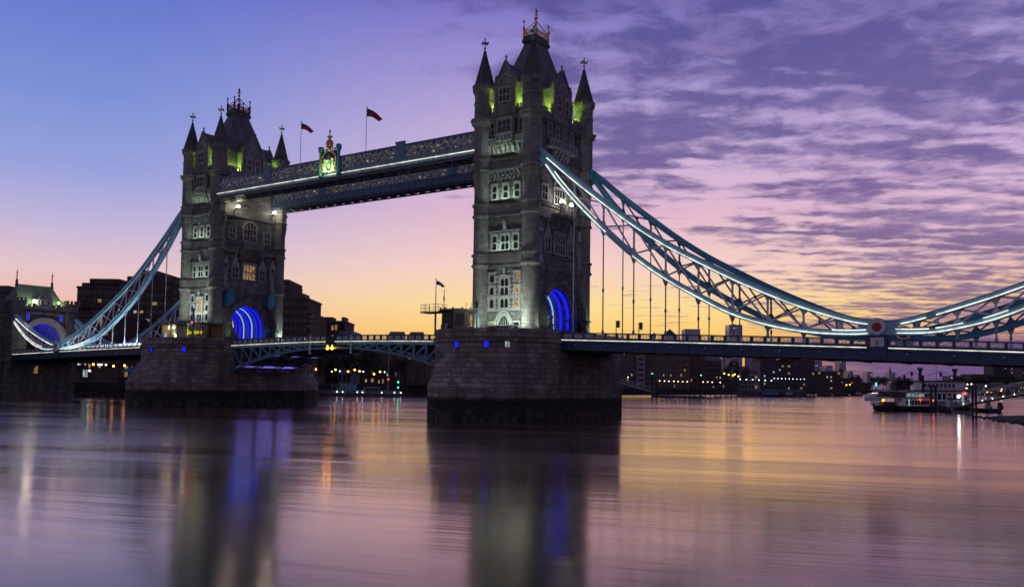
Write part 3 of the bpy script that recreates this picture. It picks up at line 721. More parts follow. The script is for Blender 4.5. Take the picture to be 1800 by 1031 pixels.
    m_ = MB(); m_.fbox(FR, fu_ - 2, fu_ + 2, fd - .2, fd + .2, fz, fz + .7); m_.build('floodlight_fitting', ['iron'], root)
    light('AREA', 'face_flood', FR(fu_, fd, fz + .9), FR(0, .2, 46), 1050 if near else 850, (.86, 1, .90), root, 4, .5)
    if near: light('AREA', 'wall_wash', FR(TA - .4, 2.6, 14.9), FR(TA, .9, 21), 120, gl, root, .5, .3)
    light('AREA', 'wall_wash', FR(-TA + .4, 2.6, 14.9), FR(-TA, .9, 21), 90, gl, root, .5, .3)
    light('AREA', 'wall_wash', FD(-TB + .3, 2.6, 14.9), FD(-TB, .9, 24), 60, gl, root, .5, .3)
    light('AREA', 'wall_wash', FD(TB - .3, 2.6, 14.9), FD(TB, .9, 21), 60 if near else 240, gl, root, .5, .3)
    for a in (TA - .8, -TA - .1):
        fm = MB(); fm.fbox(FR, a, a + .9, 2.4, 2.7, 13.3, 14.6); fm.build('floodlight_fitting', ['iron'], root)
    yg = (.62, 1.0, .14)
    for sx, sy in ((-1, -1), (1, -1), (1, 1), (-1, 1)):
        x, y = cx + sx * 2.9, sy * 7.4
        fm = MB(); fm.box(x - .2, x + .2, y - .2, y + .2, 51.3, 51.65); fm.build('floodlight_fitting', ['iron'], root)
        light('POINT', 'roof_light', (x, y, 52.1), None, 1300, yg, root, .15)
    for sy in (-1, 1):
        x, y = cx + 4.5, sy * 4.2
        fm = MB(); fm.box(x - .2, x + .2, y - .2, y + .2, 51.3, 51.65); fm.build('floodlight_fitting', ['iron'], root)
        light('POINT', 'roof_light', (x, y, 52.1), None, 1000 if sy < 0 else 900, yg, root, .15)
    light('AREA', 'arch_light', (cx, 0, 14.4), (cx, 0, 22), 420, (.05, .06, 1), root, 5, 4)
    return root
tower_near = bridge_tower(0, True)
tower_far = bridge_tower(-SPAN, False)

# ------------------------------------------------------------------ lamps on the towers' road faces
def wall_lamp(x, y, z, lab, out=1.6, power=260, aim=None):
    r = thing('floodlight', lab, 'floodlight', (x, y, z), 'bright floodlights on the towers')
    m = MB(); m.bar((x - out, y, z - .9), (x, y, z - .3), .12); m.bar((x - out, y, z - .25), (x, y, z - .25), .12); m.box(x - .3, x + .3, y - .35, y + .35, z - .32, z - .12)
    m.build('bracket', ['iron'], r)
    m = MB(); m.lathe(x, y, [(.2, z - .14), (.3, z), (.3, z + .12)], 10); m.build('housing', ['iron'], r)
    m = MB(); m.ball((x, y, z + .3), .34, 10, 6); m.build('bulb', ['lamp_white'], r, True)
    return r
wall_lamp(WX + 1.55, -1.6, 36.7, 'dazzling white floodlight on the lit balcony of the nearer tower, further from its hanger rod', 1.0)
wall_lamp(WX + 1.55, 1.7, 36.65, 'bright floodlight on the lit balcony of the nearer tower, beside the hanger rod', 1.0)
light('POINT', 'balcony_light', (WX + 2.4, 0, 37.3), None, 120, (1, .93, .75), tower_near, .3)
wall_lamp(-SPAN + WX + 1.6, -4.7, 43.6, 'twin bulb floodlight tucked under the front walkway on the farther tower')
wall_lamp(-SPAN + WX + 1.6, 5.6, 43.9, 'dazzling floodlight under the rear walkway on the farther tower')
light('POINT', 'bracket_light', (-SPAN + WX + 2.2, -4.7, 44.0), None, 230, (1, .9, .65), tower_far, .3)
light('POINT', 'bracket_light', (-SPAN + WX + 2.2, 5.6, 44.0), None, 230, (1, .92, .7), tower_far, .3)

# ------------------------------------------------------------------ piers
def pier_outline(ny, tip, k=24, hx=11.3, e=3.0):
    """straight flanks with blunt rounded ends"""
    pts = []
    for s_ in (-1, 1):
        for i in range(k + 1):
            q = math.sin(math.pi / 2 * (-1 + 2 * i / k)); q = -q if s_ > 0 else q
            pts.append((hx * q, s_ * (ny + (tip - ny) * (1 - abs(q) ** e))))
    return pts
def bridge_pier(cx, lab, lit):
    root = thing('bridge_pier', lab, 'pier', (cx, 0, WL), 'granite river piers of the bridge')
    sh = lambda pts, z, s_=1.: [(cx + x * s_, y * s_, z) for x, y in pts]
    A = pier_outline(12.0, 20.0)
    m = MB(); m.loft([sh(A, -3), sh(A, 12.1), sh(A, 12.1, 1.012), sh(A, 12.4, 1.018), sh(A, 12.4, 1.004), sh(A, 12.75, 1.004), sh(A, 12.75, 1.014), sh(A, 12.95, 1.014), sh(A, 12.95, 1.0), sh(A, 14.25, 1.0), sh(A, 14.25, .965), sh(A, 13.3, .965)])
    m.build('masonry', ['granite'], root)
    m = MB(); m.loft([sh(A, 13.0, .975), sh(A, 13.32, .975)]); m.build('terrace', ['asphalt'], root)
    # pointed cutwaters with sloping caps
    for s_ in (-1, 1):
        m = MB(); k = 20; base = []; top = []
        for i in range(k + 1):
            q = -1 + 2 * i / k
            base.append((cx + 11.38 * q, s_ * (12.1 + 12.6 * (1 - abs(q) ** 2.1))))
            top.append((cx + 11.2 * q, s_ * (11.9 + 7.95 * (1 - abs(q) ** 3.0)), 4.95 + 5.2 * max(0, 1 - abs(q + .15) ** 1.7)))
        r0 = [(x, y, -3) for x, y in base] ; r1 = [(x, y, 4.4) for x, y in base]; r1b = [(cx + (x - cx) * 1.006, y * 1.006, 4.5) for x, y in base]; r1c = [(x, y, 4.95) for x, y in base]
        mid = []
        for (x, y), tp in zip(base, top): mid.append((x * .42 + tp[0] * .58, y * .42 + tp[1] * .58, 4.95 + (tp[2] - 4.95) * .70))
        inner = [(x, s_ * 11.0, -3) for x, y in base]; innert = [(x, s_ * 11.0, z) for (x, _, z) in top]
        m.loft([inner, r0, r1, r1b, r1c, mid, top, innert], cap=False)
        m.build('cutwater', ['granite'], root)
    for u, ym in lit:
        # small square windows lit from within, set in the curved wall
        x = cx + 11.3 * u; y = -(12 + 8.0 * (1 - abs(u) ** 3.0))
        nx, ny = 8.0 * 3.0 * abs(u) ** 2.0 * math.copysign(1, u) / 11.3, -1.0; L = math.hypot(nx, ny); nx, ny = nx / L, ny / L; tx, ty = -ny, nx
        m = MB(); P = lambda s1, d, z: (x + tx * s1 + nx * d, y + ty * s1 + ny * d, z)
        for a0, a1, z0, z1 in ((-.5, -.36, 11.2, 12.25), (.36, .5, 11.2, 12.25), (-.5, .5, 11.08, 11.22), (-.5, .5, 12.24, 12.36), (-.04, .04, 11.22, 12.24)):
            m.fbox(P, a0, a1, -.35, .1, z0, z1)
        wn = m.build('window', ['granite'], root)
        m = MB(); m.fbox(P, -.37, .37, -.3, .03, 11.2, 12.25); m.build('pane', [ym], wn)
    m = MB()
    m.box(cx + 11.2, cx + 11.45, -1.2, 9, 10.55, 10.75); m.build('ledge', ['concrete'], root)
    return root
bridge_pier(0, 'nearer massive granite pier with a rounded nose, carrying the octagonal control cabin', ((-0.113, 'bluewin'), (0.376, 'bluewin'), (0.632, 'cool')))
bridge_pier(-SPAN, 'farther granite pier carrying the glazed visitor lounge beside the lit bascule', ((-0.040, 'bluewin'), (0.657, 'bluewin')))

# ------------------------------------------------------------------ parapet panel (shared)
def panel_mesh(root, L=1.55, H=.62):
    """pierced quatrefoil panel, white, lying in the XZ plane at the origin"""
    m = MB(); w = L / 2; h = H / 2
    m.box(-w, w, -.03, .03, -h, -h + .07); m.box(-w, w, -.031, .031, h - .07, h); m.box(-w, -w + .07, -.028, .028, -h, h); m.box(w - .07, w, -.028, .028, -h, h)
    for s_ in (-1, 1):
        m.bar((-w, 0, -h * s_), (w, 0, h * s_), .04, .055)
        for q in (-.5, .5):
            N = 10
            for i in range(N):
                a0, a1 = 2 * math.pi * i / N, 2 * math.pi * (i + 1) / N; r = .2
                if s_ > 0: m.bar((q * L * .55 + r * math.cos(a0), 0, r * math.sin(a0)), (q * L * .55 + r * math.cos(a1), 0, r * math.sin(a1)), .045, .05)
        m.bar((s_ * w * .33, 0, -h), (s_ * w * .33, 0, h), .045, .04)
    return m
def parapet(root, x0, x1, zf, y, side, step=1.92, first=0, shield=4, phase=0):
    """posts, rails, pierced panels and the white light strip under the coping; zf(x) is the strip's level"""
    n = max(1, round((x1 - x0) / step)); st = (x1 - x0) / n; pm = None
    m = MB(); rail = MB(); led = MB()
    for i in range(n + 1):
        x = x0 + i * st; z = zf(x); m.box(x - .17, x + .17, y - .16, y + .16, z + .1, z + 1.16)
    K = n
    for i in range(K):
        xa, xb = x0 + i * st, x0 + (i + 1) * st; za, zb = zf(xa), zf(xb)
        for lo, hi, w in ((1.08, 1.26, .19), (.16, .34, .14)):
            m.loft([[(xa, y - w, za + lo), (xa, y + w, za + lo), (xa, y + w, za + hi), (xa, y - w, za + hi)], [(xb, y - w, zb + lo), (xb, y + w, zb + lo), (xb, y + w, zb + hi), (xb, y - w, zb + hi)]])
    ps = m.build('parapet', ['navy'], root)
    y_l = y + side * .36
    led.loft([[(x, y_l - .05, zf(x) - .02), (x, y_l + .05, zf(x) - .02), (x, y_l + .05, zf(x) + .08), (x, y_l - .05, zf(x) + .08)] for x in [x0 + (x1 - x0) * i / 12 for i in range(13)]])
    led.build('light_strip', ['ledsoft'], root)
    for i in range(n):
        xm = x0 + (i + .5) * st; sl = math.atan2(zf(xm + .5) - zf(xm - .5), 1)
        if pm is None:
            pm = panel_mesh(root, st - .42).build('parapet_panel', ['white'], None); pm.parent = root; o = pm
        else:
            o = pm.copy(); col.objects.link(o); o.parent = root
        o.location = Vector((xm, y, zf(xm) + .71)) - ORG[root.name]; o.rotation_euler = (0, -sl, 0)
    if shield:
        sm = None
        for i in range(phase, n + 1, shield):
            x = x0 + i * st
            if sm is None:
                q = MB(); q.poly(lambda u, d, z: (u, side * d, z), [(-.15, .3), (.15, .3), (.15, -.1), (0, -.32), (-.15, -.1)], .16, .22); sm = q.build('shield', ['red'], None); sm.parent = root; o = sm
            else: o = sm.copy(); col.objects.link(o); o.parent = root
            o.location = Vector((x, y, zf(x) + .7)) - ORG[root.name]
    return ps

# ------------------------------------------------------------------ suspended side spans
def interp(pts):
    def f(x):
        if x <= pts[0][0]: a, b = pts[0], pts[1]
        elif x >= pts[-1][0]: a, b = pts[-2], pts[-1]
        else:
            for a, b in zip(pts, pts[1:]):
                if a[0] <= x <= b[0]: break
        return a[1] + (b[1] - a[1]) * (x - a[0]) / (b[0] - a[0])
    return f
zr = lambda x: 13.05 - .0315 * x - .000085 * x * x
YD = 8.55
def side_span(x0, x1, zf, lab, gaps, pyl, phase):
    root = thing('side_span', lab, 'bridge deck', ((x0 + x1) / 2, 0, 12))
    m = MB(); xs = [x0 + (x1 - x0) * i / 16 for i in range(17)]
    m.loft([[(x, -YD + .2, zf(x) - .35), (x, YD - .2, zf(x) - .35), (x, YD - .2, zf(x) - .02), (x, -YD + .2, zf(x) - .02)] for x in xs]); m.build('roadway', ['asphalt'], root)
    for s_ in (-1, 1):
        m = MB(); y = s_ * YD
        m.loft([[(x, y - .2, zf(x) - 1.5), (x, y + .2, zf(x) - 1.5), (x, y + .2, zf(x) + .12), (x, y - .2, zf(x) + .12)] for x in xs])
        for lo, hi, w in ((-1.56, -1.38, .5), (-.34, -.2, .36), (.06, .18, .30)):
            m.loft([[(x, y - w, zf(x) + lo), (x, y + w, zf(x) + lo), (x, y + w, zf(x) + hi), (x, y - w, zf(x) + hi)] for x in xs])
        k = int((x1 - x0) / 2.7)
        for i in range(1, k): x = x0 + (x1 - x0) * i / k; m.box(x - .05, x + .05, y - .3, y + .3, zf(x) - 1.38, zf(x) - .34)
        m.build('girder', ['navy'], root)
        if s_ < 0:
            m = MB()
            for i in range(1, k, 2): x = x0 + (x1 - x0) * i / k; m.box(x - .12, x + .12, y - .36, y - .2, zf(x) - .82, zf(x) - .58)
            m.build('rivet_plate', ['offwhite'], root)
    m = MB()
    k = int((x1 - x0) / 5.3)
    for i in range(k + 1): x = x0 + (x1 - x0) * i / k; m.box(x - .18, x + .18, -YD + .3, YD - .3, zf(x) - 1.7, zf(x) - .36)
    for y in (-5, 0, 5): m.loft([[(x, y - .15, zf(x) - 1.35), (x, y + .15, zf(x) - 1.35), (x, y + .15, zf(x) - .37), (x, y - .15, zf(x) - .37)] for x in xs])
    m.build('cross_girder', ['iron'], root)
    for a, b in gaps: parapet(root, a, b, zf, -YD, -1, shield=3, phase=phase)
    m = MB(); y = YD
    m.loft([[(x, y - .12, zf(x) + .1), (x, y + .12, zf(x) + .1), (x, y + .12, zf(x) + 1.2), (x, y - .12, zf(x) + 1.2)] for x in xs]); m.build('parapet', ['navy'], root)
    # pedestal under the chains' meeting point, with the city cross panel
    for s_ in (-1, 1):
        m = MB(); z = zf(pyl); y = s_ * YD
        m.box(pyl - 1.15, pyl + 1.15, y - .45, y + .45, z - 1.3, z + 1.5); m.box(pyl - 1.3, pyl + 1.3, y - .55, y + .55, z - .1, z + .12); m.box(pyl - 1.3, pyl + 1.3, y - .55, y + .55, z + 1.5, z + 1.72)
        pd = m.build('pedestal', ['navy'], root)
        if s_ < 0:
            m = MB(); m.box(pyl - .85, pyl + .85, y - .49, y - .44, z + .22, z + 1.38); m.build('cross_panel', ['white'], pd)
            m = MB(); m.box(pyl - .07, pyl + .07, y - .52, y - .488, z + .32, z + 1.0); m.box(pyl - .24, pyl + .24, y - .521, y - .489, z + .66, z + .8); m.build('red_cross', ['red'], pd)
    return root
PR, PL = 59.75, -140.2
side_span(11.33, 88, zr, 'suspended roadway with a lit pierced parapet on the shore side of the nearer tower', ((11.5, PR - 1.35), (PR + 1.35, 88)), PR, 3)
zl = interp([(-165, 11.45), (-140, 12.05), (-120, 12.5), (-103, 12.76), (-92.9, 12.85)])
side_span(-164, -93.63, zl, 'suspended roadway with a lit parapet between the farther tower and the stone gatehouse', ((-163.4, PL - 1.35), (PL + 1.35, -93.8)), PL, 2)

# ------------------------------------------------------------------ chains
UP = [(6.2, 44.75), (8.1, 43.3), (13.2, 38.95), (19.0, 34.35), (24.2, 30.45), (29.7, 26.85), (34.9, 24.0), (40.0, 21.3), (45.3, 18.8), (49.9, 16.85), (54.2, 15.35), (57.4, 14.45), (59.75, 14.15)]
LO = [(6.4, 43.6), (7.8, 42.35), (10.5, 38.9), (13.3, 35.75), (18.2, 30.9), (24.2, 25.6), (29.7, 21.75), (34.9, 18.75), (40.0, 16.15), (45.0, 14.5), (50, 13.45), (55, 12.98), (58.3, 12.95), (59.75, 13.1)]
UP2 = [(59.75, 14.15), (62.0, 14.1), (65.3, 14.8), (69.3, 15.95), (73.3, 17.2), (77.5, 18.7), (82, 20.6), (86, 22.4)]
LO2 = [(59.75, 13.1), (62.0, 12.95), (66.4, 12.95), (69.3, 13.4), (73.0, 14.3), (76.5, 15.6), (80, 17.3), (84, 19.7), (86, 21.0)]
def smooth_pts(pts, x0=None, x1=None, n=60):
    xs = [p[0] for p in pts]; zs = [p[1] for p in pts]; k = len(xs)
    d = [(zs[i + 1] - zs[i]) / (xs[i + 1] - xs[i]) for i in range(k - 1)]
    mm = [d[0]] + [(d[i - 1] + d[i]) / 2 for i in range(1, k - 1)] + [d[-1]]
    x0 = xs[0] if x0 is None else x0; x1 = xs[-1] if x1 is None else x1
    out = []
    for j in range(n + 1):
        x = x0 + (x1 - x0) * j / n
        i = max(0, min(k - 2, next((q for q in range(k - 1) if x <= xs[q + 1]), k - 2))); h = xs[i + 1] - xs[i]; t_ = (x - xs[i]) / h
        out.append((x, (2 * t_**3 - 3 * t_**2 + 1) * zs[i] + (t_**3 - 2 * t_**2 + t_) * h * mm[i] + (-2 * t_**3 + 3 * t_**2) * zs[i + 1] + (t_**3 - t_**2) * h * mm[i + 1]))
    return out
def chain(y, mir, lab, lit, deckz, far_color='chain'):
    """truss chain: long part from tower to pedestal, short part on to the shore tower; mir maps x"""
    root = thing('suspension_chain', lab, 'suspension chain', (mir(PR), y, 14), 'suspension chains of the side spans')
    hy = .34
    mp = lambda pts: [(mir(x), z) for x, z in pts]
    at_ = lambda pts: interp(pts)
    U = smooth_pts(UP); Lw = smooth_pts(LO); U2 = smooth_pts(UP2, n=30); L2 = smooth_pts(LO2, n=30)
    fu, fl, fu2, fl2 = interp(U), interp(Lw), interp(U2), interp(L2)
    for pts, lo, hi in ((U, -.42, .42), (Lw, -.38, .38), (U2, -.36, .36), (L2, -.36, .36)):
        m = MB(); m.sweep(mp(pts), y - hy, y + hy, lo, hi); m.sweep(mp(pts), y - hy - .12, y + hy + .12, hi - .05, hi + .05); m.sweep(mp(pts), y - hy - .12, y + hy + .12, lo - .05, lo + .05)
        m.build('chord', [far_color], root)
    m = MB(); xe = 10.5; a = [(x, z) for x, z in U if x < xe]; bL = [(x, z) for x, z in Lw if x < xe]
    m2 = [(mir(6.1), fu(6.2) - .1)] + [(mir(x), fu(x)) for x in (7, 8, 9.2)] + [(mir(x), fl(x)) for x in (8.6, 7.6, 6.6)] + [(mir(6.1), fl(6.4))]
    m.poly(lambda u, d, z: (u, y + d, z), m2, -.3, .3); m.build('end_plate', [far_color], root)
    nodes = [13.4, 18.8, 24.15, 29.5, 34.75, 39.95, 45.1, 50.1, 55.0]; nodes2 = [64.5, 69.2, 73.5, 77.9, 82]
    for nd, f1, f2 in ((nodes, fu, fl), (nodes2, fu2, fl2)):
        web = MB()
        for x in nd: web.bar((mir(x), y, f2(x) + .1), (mir(x), y, f1(x) - .1), .22, .26)
        for xa, xb in zip(nd, nd[1:]):
            web.bar((mir(xa), y, f1(xa) - .2), (mir(xb), y, f2(xb) + .2), .18, .24); web.bar((mir(xa), y + .02, f2(xa) + .2), (mir(xb), y + .02, f1(xb) - .2), .17, .23)
            # gusset where the diagonals cross
            xm = (xa + xb) / 2; zm = (f1(xa) + f2(xb) + f2(xa) + f1(xb)) / 4; web.ball((mir(xm), y, zm), .3, 8, 4)
        for x in nd:
            for f_, s_ in ((f1, -1), (f2, 1)):
                z = f_(x); web.poly(lambda u, d, z2: (mir(u), y + d, z2), [(x - .75, z + f_(x - .75) - f_(x) + s_ * .3), (x + .75, z + f_(x + .75) - f_(x) + s_ * .3), (x + .16, z + s_ * 1.15), (x - .16, z + s_ * 1.15)], -.09, .09)
        web.build('bracing', ['white' if lit else 'gunmetal'] if mir(1) > 0 else ['white'], root)  # unlit rear truss gets grey, its shade put into the paint
    xa = 55.0
    # hanger rods down to the deck
    for nd, f2 in ((nodes, fl), (nodes2, fl2)):
        for x in nd:
            zb = deckz(mir(x)) + 1.2; zt = f2(x) - .35
            if zt - zb < .35: continue
            m = MB(); m.loft([[(mir(x) - .5, y - .2, zt + .1), (mir(x) + .5, y - .2, zt + .1), (mir(x) + .5, y + .2, zt + .1), (mir(x) - .5, y + .2, zt + .1)], [(mir(x) - .14, y - .12, zt - min(.9, (zt - zb) * .5)), (mir(x) + .14, y - .12, zt - min(.9, (zt - zb) * .5)), (mir(x) + .14, y + .12, zt - min(.9, (zt - zb) * .5)), (mir(x) - .14, y + .12, zt - min(.9, (zt - zb) * .5))]])
            if zt - zb > 1.2:
                m.tube((mir(x), y, zt - .8), (mir(x), y, zb - .2), .105, 8)
                m.tube((mir(x), y, zb + (zt - zb) * .4), (mir(x), y, zb + (zt - zb) * .4 + .5), .18, 8); m.tube((mir(x), y, zb), (mir(x), y, zb + .5), .2, 8)
            m.build('hanger', ['offwhite'], root)
    # round boss where the two trusses meet
    s_ = -1; px = mir(PR); zc = 13.62
    m = MB()
    ang = [2 * math.pi * i / 28 for i in range(28)]
    def ringy(r, yy): return [(px + r * math.cos(a), yy, zc + r * math.sin(a)) for a in ang]
    m.loft([ringy(1.2, y + .5), ringy(1.2, y - .5), ringy(1.12, y - .58)]); 
    m.loft([[(px - 2.4, y - .35, zc - .7), (px + 2.4, y - .35, zc - .7), (px + 2.4, y + .35, zc - .7), (px - 2.4, y + .35, zc - .7)], [(px - 2.4, y - .35, zc + .75), (px + 2.4, y - .35, zc + .75), (px + 2.4, y + .35, zc + .75), (px - 2.4, y + .35, zc + .75)]])
    bs = m.build('boss', [far_color], root)
    m = MB(); m.loft([ringy(1.06, y - .57), ringy(1.06, y - .64), ringy(.98, y - .70), ringy(.62, y - .70)]); m.build('white_ring', ['white'], bs)
    m = MB(); m.loft([ringy(.62, y - .69), ringy(.56, y - .76), ringy(.3, y - .80), ringy(.25, y - .78)]); m.build('red_boss', ['red'], bs)
    if lit:
        yf = y - hy - .12
        def strip(pts, a, b, lo):
            q = MB(); pp = smooth_pts(pts, a, b, 24); q.sweep(mp(pp), yf - .06, yf + .03, lo, lo + .085); q.build('light_strip', ['led'], root)
        strip(UP, 8.4, 58.6, -.30); strip(LO, 8.2, 19.5, -.22); strip(LO, 24.2, 58.6, -.22); strip(LO, 9.5, 17.5, .36)
        strip(UP2, 62.6, 65.6, -.26); strip(UP2, 66.8, 86, -.26); strip(LO2, 62.2, 86, -.20); strip(LO2, 62.0, 66.0, .30); strip(LO2, 66.8, 70, .30); strip(LO2, 72.2, 75, .30)
        strip(LO, 54, 58.4, .30)
    elif lit is None:
        yf = y - hy - .12
        def strip(pts, a, b, lo):
            q = MB(); pp = smooth_pts(pts, a, b, 20); q.sweep(mp(pp), yf - .06, yf + .03, lo, lo + .09); q.build('light_strip', ['led'], root)
        strip(UP2, 62.0, 84, -.28); strip(LO2, 62.0, 85, -.22); strip(LO2, 68.0, 85, .30); strip(LO, 47, 58.4, -.22); strip(LO, 44, 54, .32)
        for a, b in ((47, 57), (33, 46), (20, 32)):
            xm = (mir(a) + mir(b)) / 2; zb = deckz(xm) + .5; zt = (fu((a + b) / 2) + fl((a + b) / 2)) / 2
            m = MB(); m.box(min(mir(a), mir(b)), max(mir(a), mir(b)), y - 1.5, y - 1.3, zb - .25, zb - .1); m.build('light_bar', ['iron'], root)
            light('AREA', 'chain_wash', (xm, y - 1.4, zb), (xm, y + .2, zt), 75 + 11 * (zt - zb) ** 1.75, (.85, .97, 1), root, abs(a - b), .12)
    return root
rmir = lambda x: x
lmir = lambda x: -SPAN - (x * (-SPAN - PL) / PR if x < PR else (PL * -1 - SPAN) + (x - PR) * .88)
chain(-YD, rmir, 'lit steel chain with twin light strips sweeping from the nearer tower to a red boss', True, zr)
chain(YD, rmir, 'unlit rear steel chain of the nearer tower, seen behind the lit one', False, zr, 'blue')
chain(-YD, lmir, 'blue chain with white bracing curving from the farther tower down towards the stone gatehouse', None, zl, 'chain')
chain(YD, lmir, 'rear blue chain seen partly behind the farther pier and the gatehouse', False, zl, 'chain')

# ------------------------------------------------------------------ high walkways
WXA, WXB = -76.5, -6.0
def walkway(yf, yb, lab, front):
    root = thing('high_walkway', lab, 'walkway', ((WXA + WXB) / 2, (yf + yb) / 2, 44.8), 'high walkways between the towers')
    s = -1 if yf < yb else 1      # outward direction of the face yf
    mid = (WXA + WXB) / 2
    for y, o in ((yf, s), (yb, -s)):
        m = MB(); lo, hi = sorted((y, y - o * .3))
        m.box(WXA, WXB, lo, hi, 45.35, 46.8)                                         # lower plate girder
        m.box(WXA, WXB, min(y + o * .16, y), max(y + o * .16, y), 46.66, 46.86); m.box(WXA, WXB, min(y + o * .2, y), max(y + o * .2, y), 45.25, 45.45)
        m.box(WXA, WXB, lo + .01, hi - .01, 48.95, 49.35); m.box(WXA, WXB, min(y + o * .22, y), max(y + o * .22, y), 49.2, 49.36)
        n = 44
        for i in range(n + 1):
            x = WXA + (WXB - WXA) * i / n; m.box(x - .1, x + .1, min(y, y + o * .09), max(y, y + o * .09), 45.45, 46.66)
        m.build('girder', ['walkblue'], root)
        m = MB(); pitch = 1.5; k = int((WXB - WXA) / pitch)
        for i in range(-2, k + 1):
            x = WXA + i * pitch; a, b = x, x + 2.25
            for (p, q, yy) in ((a, b, y + o * .02), (b, a, y - o * .06)):
                t0, t1 = 0., 1.
                # clip to the ends
                def cl(v): return min(max(v, WXA), WXB)
                P, Q = cl(p), cl(q)
                if abs(P - Q) < .05: continue
                f = lambda v: (v - p) / (q - p)
                m.bar((P, yy, 46.85 + 2.12 * f(P)), (Q, yy, 46.85 + 2.12 * f(Q)), .28, .09, 0, (0, 1, 0))
        m.build('lattice', ['lattice'], root)
        m = MB(); yi = y - o * .42
        m.box(WXA, WXB, min(yi, yi - o * .04), max(yi, yi - o * .04), 46.8, 48.98); m.build('glazing', ['walkglass'], root)
        m = MB()
        for i in range(n):
            xm = WXA + (WXB - WXA) * (i + .5) / n
            for a, b in ((-.42, .42),):
                m.box(xm + a, xm + b, min(y + o * .04, y), max(y + o * .04, y), 45.75, 45.82); m.box(xm + a, xm + b, min(y + o * .04, y), max(y + o * .04, y), 46.3, 46.37)
                m.bar((xm - .4, y + o * .04, 45.8), (xm, y + o * .04, 46.3), .05, .07); m.bar((xm + .4, y + o * .04, 45.8), (xm, y + o * .04, 46.3), .05, .07)
        m.build('ornament_band', ['offwhite'], root)
        m = MB()
        for x in (-60.1, -23.4):
            m.box(x - 1.0, x + 1.0, min(y + o * .3, y - o * .1), max(y + o * .3, y - o * .1), 46.75, 49.75); m.box(x - 1.15, x + 1.15, min(y + o * .36, y - o * .1), max(y + o * .36, y - o * .1), 49.7, 49.95)
            m.box(x - .55, x + .55, min(y + o * .36, y), max(y + o * .36, y), 47.2, 49.3)
        m.build('pilaster', ['walkblue'], root)
    m = MB(); m.box(WXA, WXB, min(yf, yb) + .25, max(yf, yb) - .25, 49.2, 49.5); m.box(WXA, WXB, min(yf, yb) + .9, max(yf, yb) - .9, 49.49, 49.75); m.build('roof', ['lead'], root)
    m = MB(); m.box(WXA, WXB, min(yf, yb) + .3, max(yf, yb) - .3, 46.1, 46.4); m.build('floor', ['gunmetal'], root)
    m = MB(); n = 26
    for i in range(n):
        xa, xb = WXA + (WXB - WXA) * i / n, WXA + (WXB - WXA) * (i + 1) / n
        m.bar((xa, yf, 44.95), (xa, yb, 44.95), .16, .2); m.bar((xa, yf, 44.95), (xb, yb, 44.95), .11, .11); m.bar((xb, yf, 44.95), (xa, yb, 44.95), .11, .11)
        for y in (yf, yb): m.bar((xa, y, 44.95), (xa, y, 45.4), .14); m.bar((xa, y, 44.95), (xb, y, 45.38), .1)
    for y in (yf, yb): m.box(WXA + .002, WXB - .002, y - .15, y + .15, 44.8, 45.05)
    m.build('underside_truss', ['gunmetal'], root)
    if front:
        m = MB(); m.box(WXA, mid - 2.9, yf - .38, yf - .2, 45.31, 45.39); m.box(mid - 1.9, mid + 1.9, yf - .381, yf - .2, 45.311, 45.391); m.box(mid + 2.9, WXB, yf - .382, yf - .2, 45.309, 45.389)
        m.v = [(x, y, z + .60) for x, y, z in m.v]
        m.build('light_strip', ['ledsoft'], root)
    return root
mt, nt, b = mat('glowing walkway glazing'); M['walkglass'] = mt
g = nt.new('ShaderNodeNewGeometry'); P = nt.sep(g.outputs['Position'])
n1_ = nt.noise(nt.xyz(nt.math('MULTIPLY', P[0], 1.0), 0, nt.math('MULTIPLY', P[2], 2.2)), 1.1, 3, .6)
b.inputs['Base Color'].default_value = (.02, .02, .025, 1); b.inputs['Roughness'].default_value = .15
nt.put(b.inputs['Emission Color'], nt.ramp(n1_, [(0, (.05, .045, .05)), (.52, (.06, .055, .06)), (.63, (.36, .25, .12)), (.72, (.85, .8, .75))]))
nt.put(b.inputs['Emission Strength'], nt.smooth(n1_, .50, .74, .22, 1.0))  # emissive patches stand in for interior lights and sky showing through
wk = walkway(-9.5, -5.9, 'front raised walkway with a white light strip, crest and flags above it', True)
walkway(5.9, 9.5, 'rear raised walkway seen below the front one, unlit along its edge', False)
# gilded crest at mid span
mid = (WXA + WXB) / 2 - .4; yc = -9.75
Fc = lambda u, d, z: (mid + u, yc - d, z)
ca = thing('coat_of_arms', 'green lit crest with gilded ogee arch and crown at the middle of the front walkway', 'coat of arms', (mid, yc, 46.2))
m = MB(); m.fbox(Fc, -2.1, 2.1, -.1, .1, 46.2, 50.4); m.build('back_panel', ['navy'], ca)
for s_ in (-1, 1):
    m = MB(); x, y, _ = Fc(s_ * 2.45, .1, 0)
    m.lathe(x, y, [(.42, 45.6), (.42, 46.3), (.34, 46.4), (.34, 50.3), (.5, 50.6), (.6, 51.1), (.6, 51.5), (.45, 51.7), (.02, 51.8)], 8, 0, math.pi / 8); m.build('post', ['blue'], ca)
m = MB()
og = [(-1.95, 48.7), (-1.9, 49.3), (-1.6, 49.85), (-1.1, 50.2), (-.6, 50.5), (-.25, 50.95), (0, 51.6)]
og = og + [(-u, z) for u, z in og[-2::-1]]
for a, b2 in zip(og, og[1:]): m.bar(Fc(a[0], .3, a[1]), Fc(b2[0], .3, b2[1]), .3, .26)
for s_ in (-1, 1): m.fbox(Fc, s_ * 1.95 - .13, s_ * 1.95 + .13, .1, .42, 46.4, 48.7); m.fbox(Fc, s_ * 1.95 - .25, s_ * 1.95 + .25, .1, .5, 48.6, 48.9)
m.build('ogee_arch', ['gold'], ca)
m = MB(); x, y, _ = Fc(0, .2, 0)
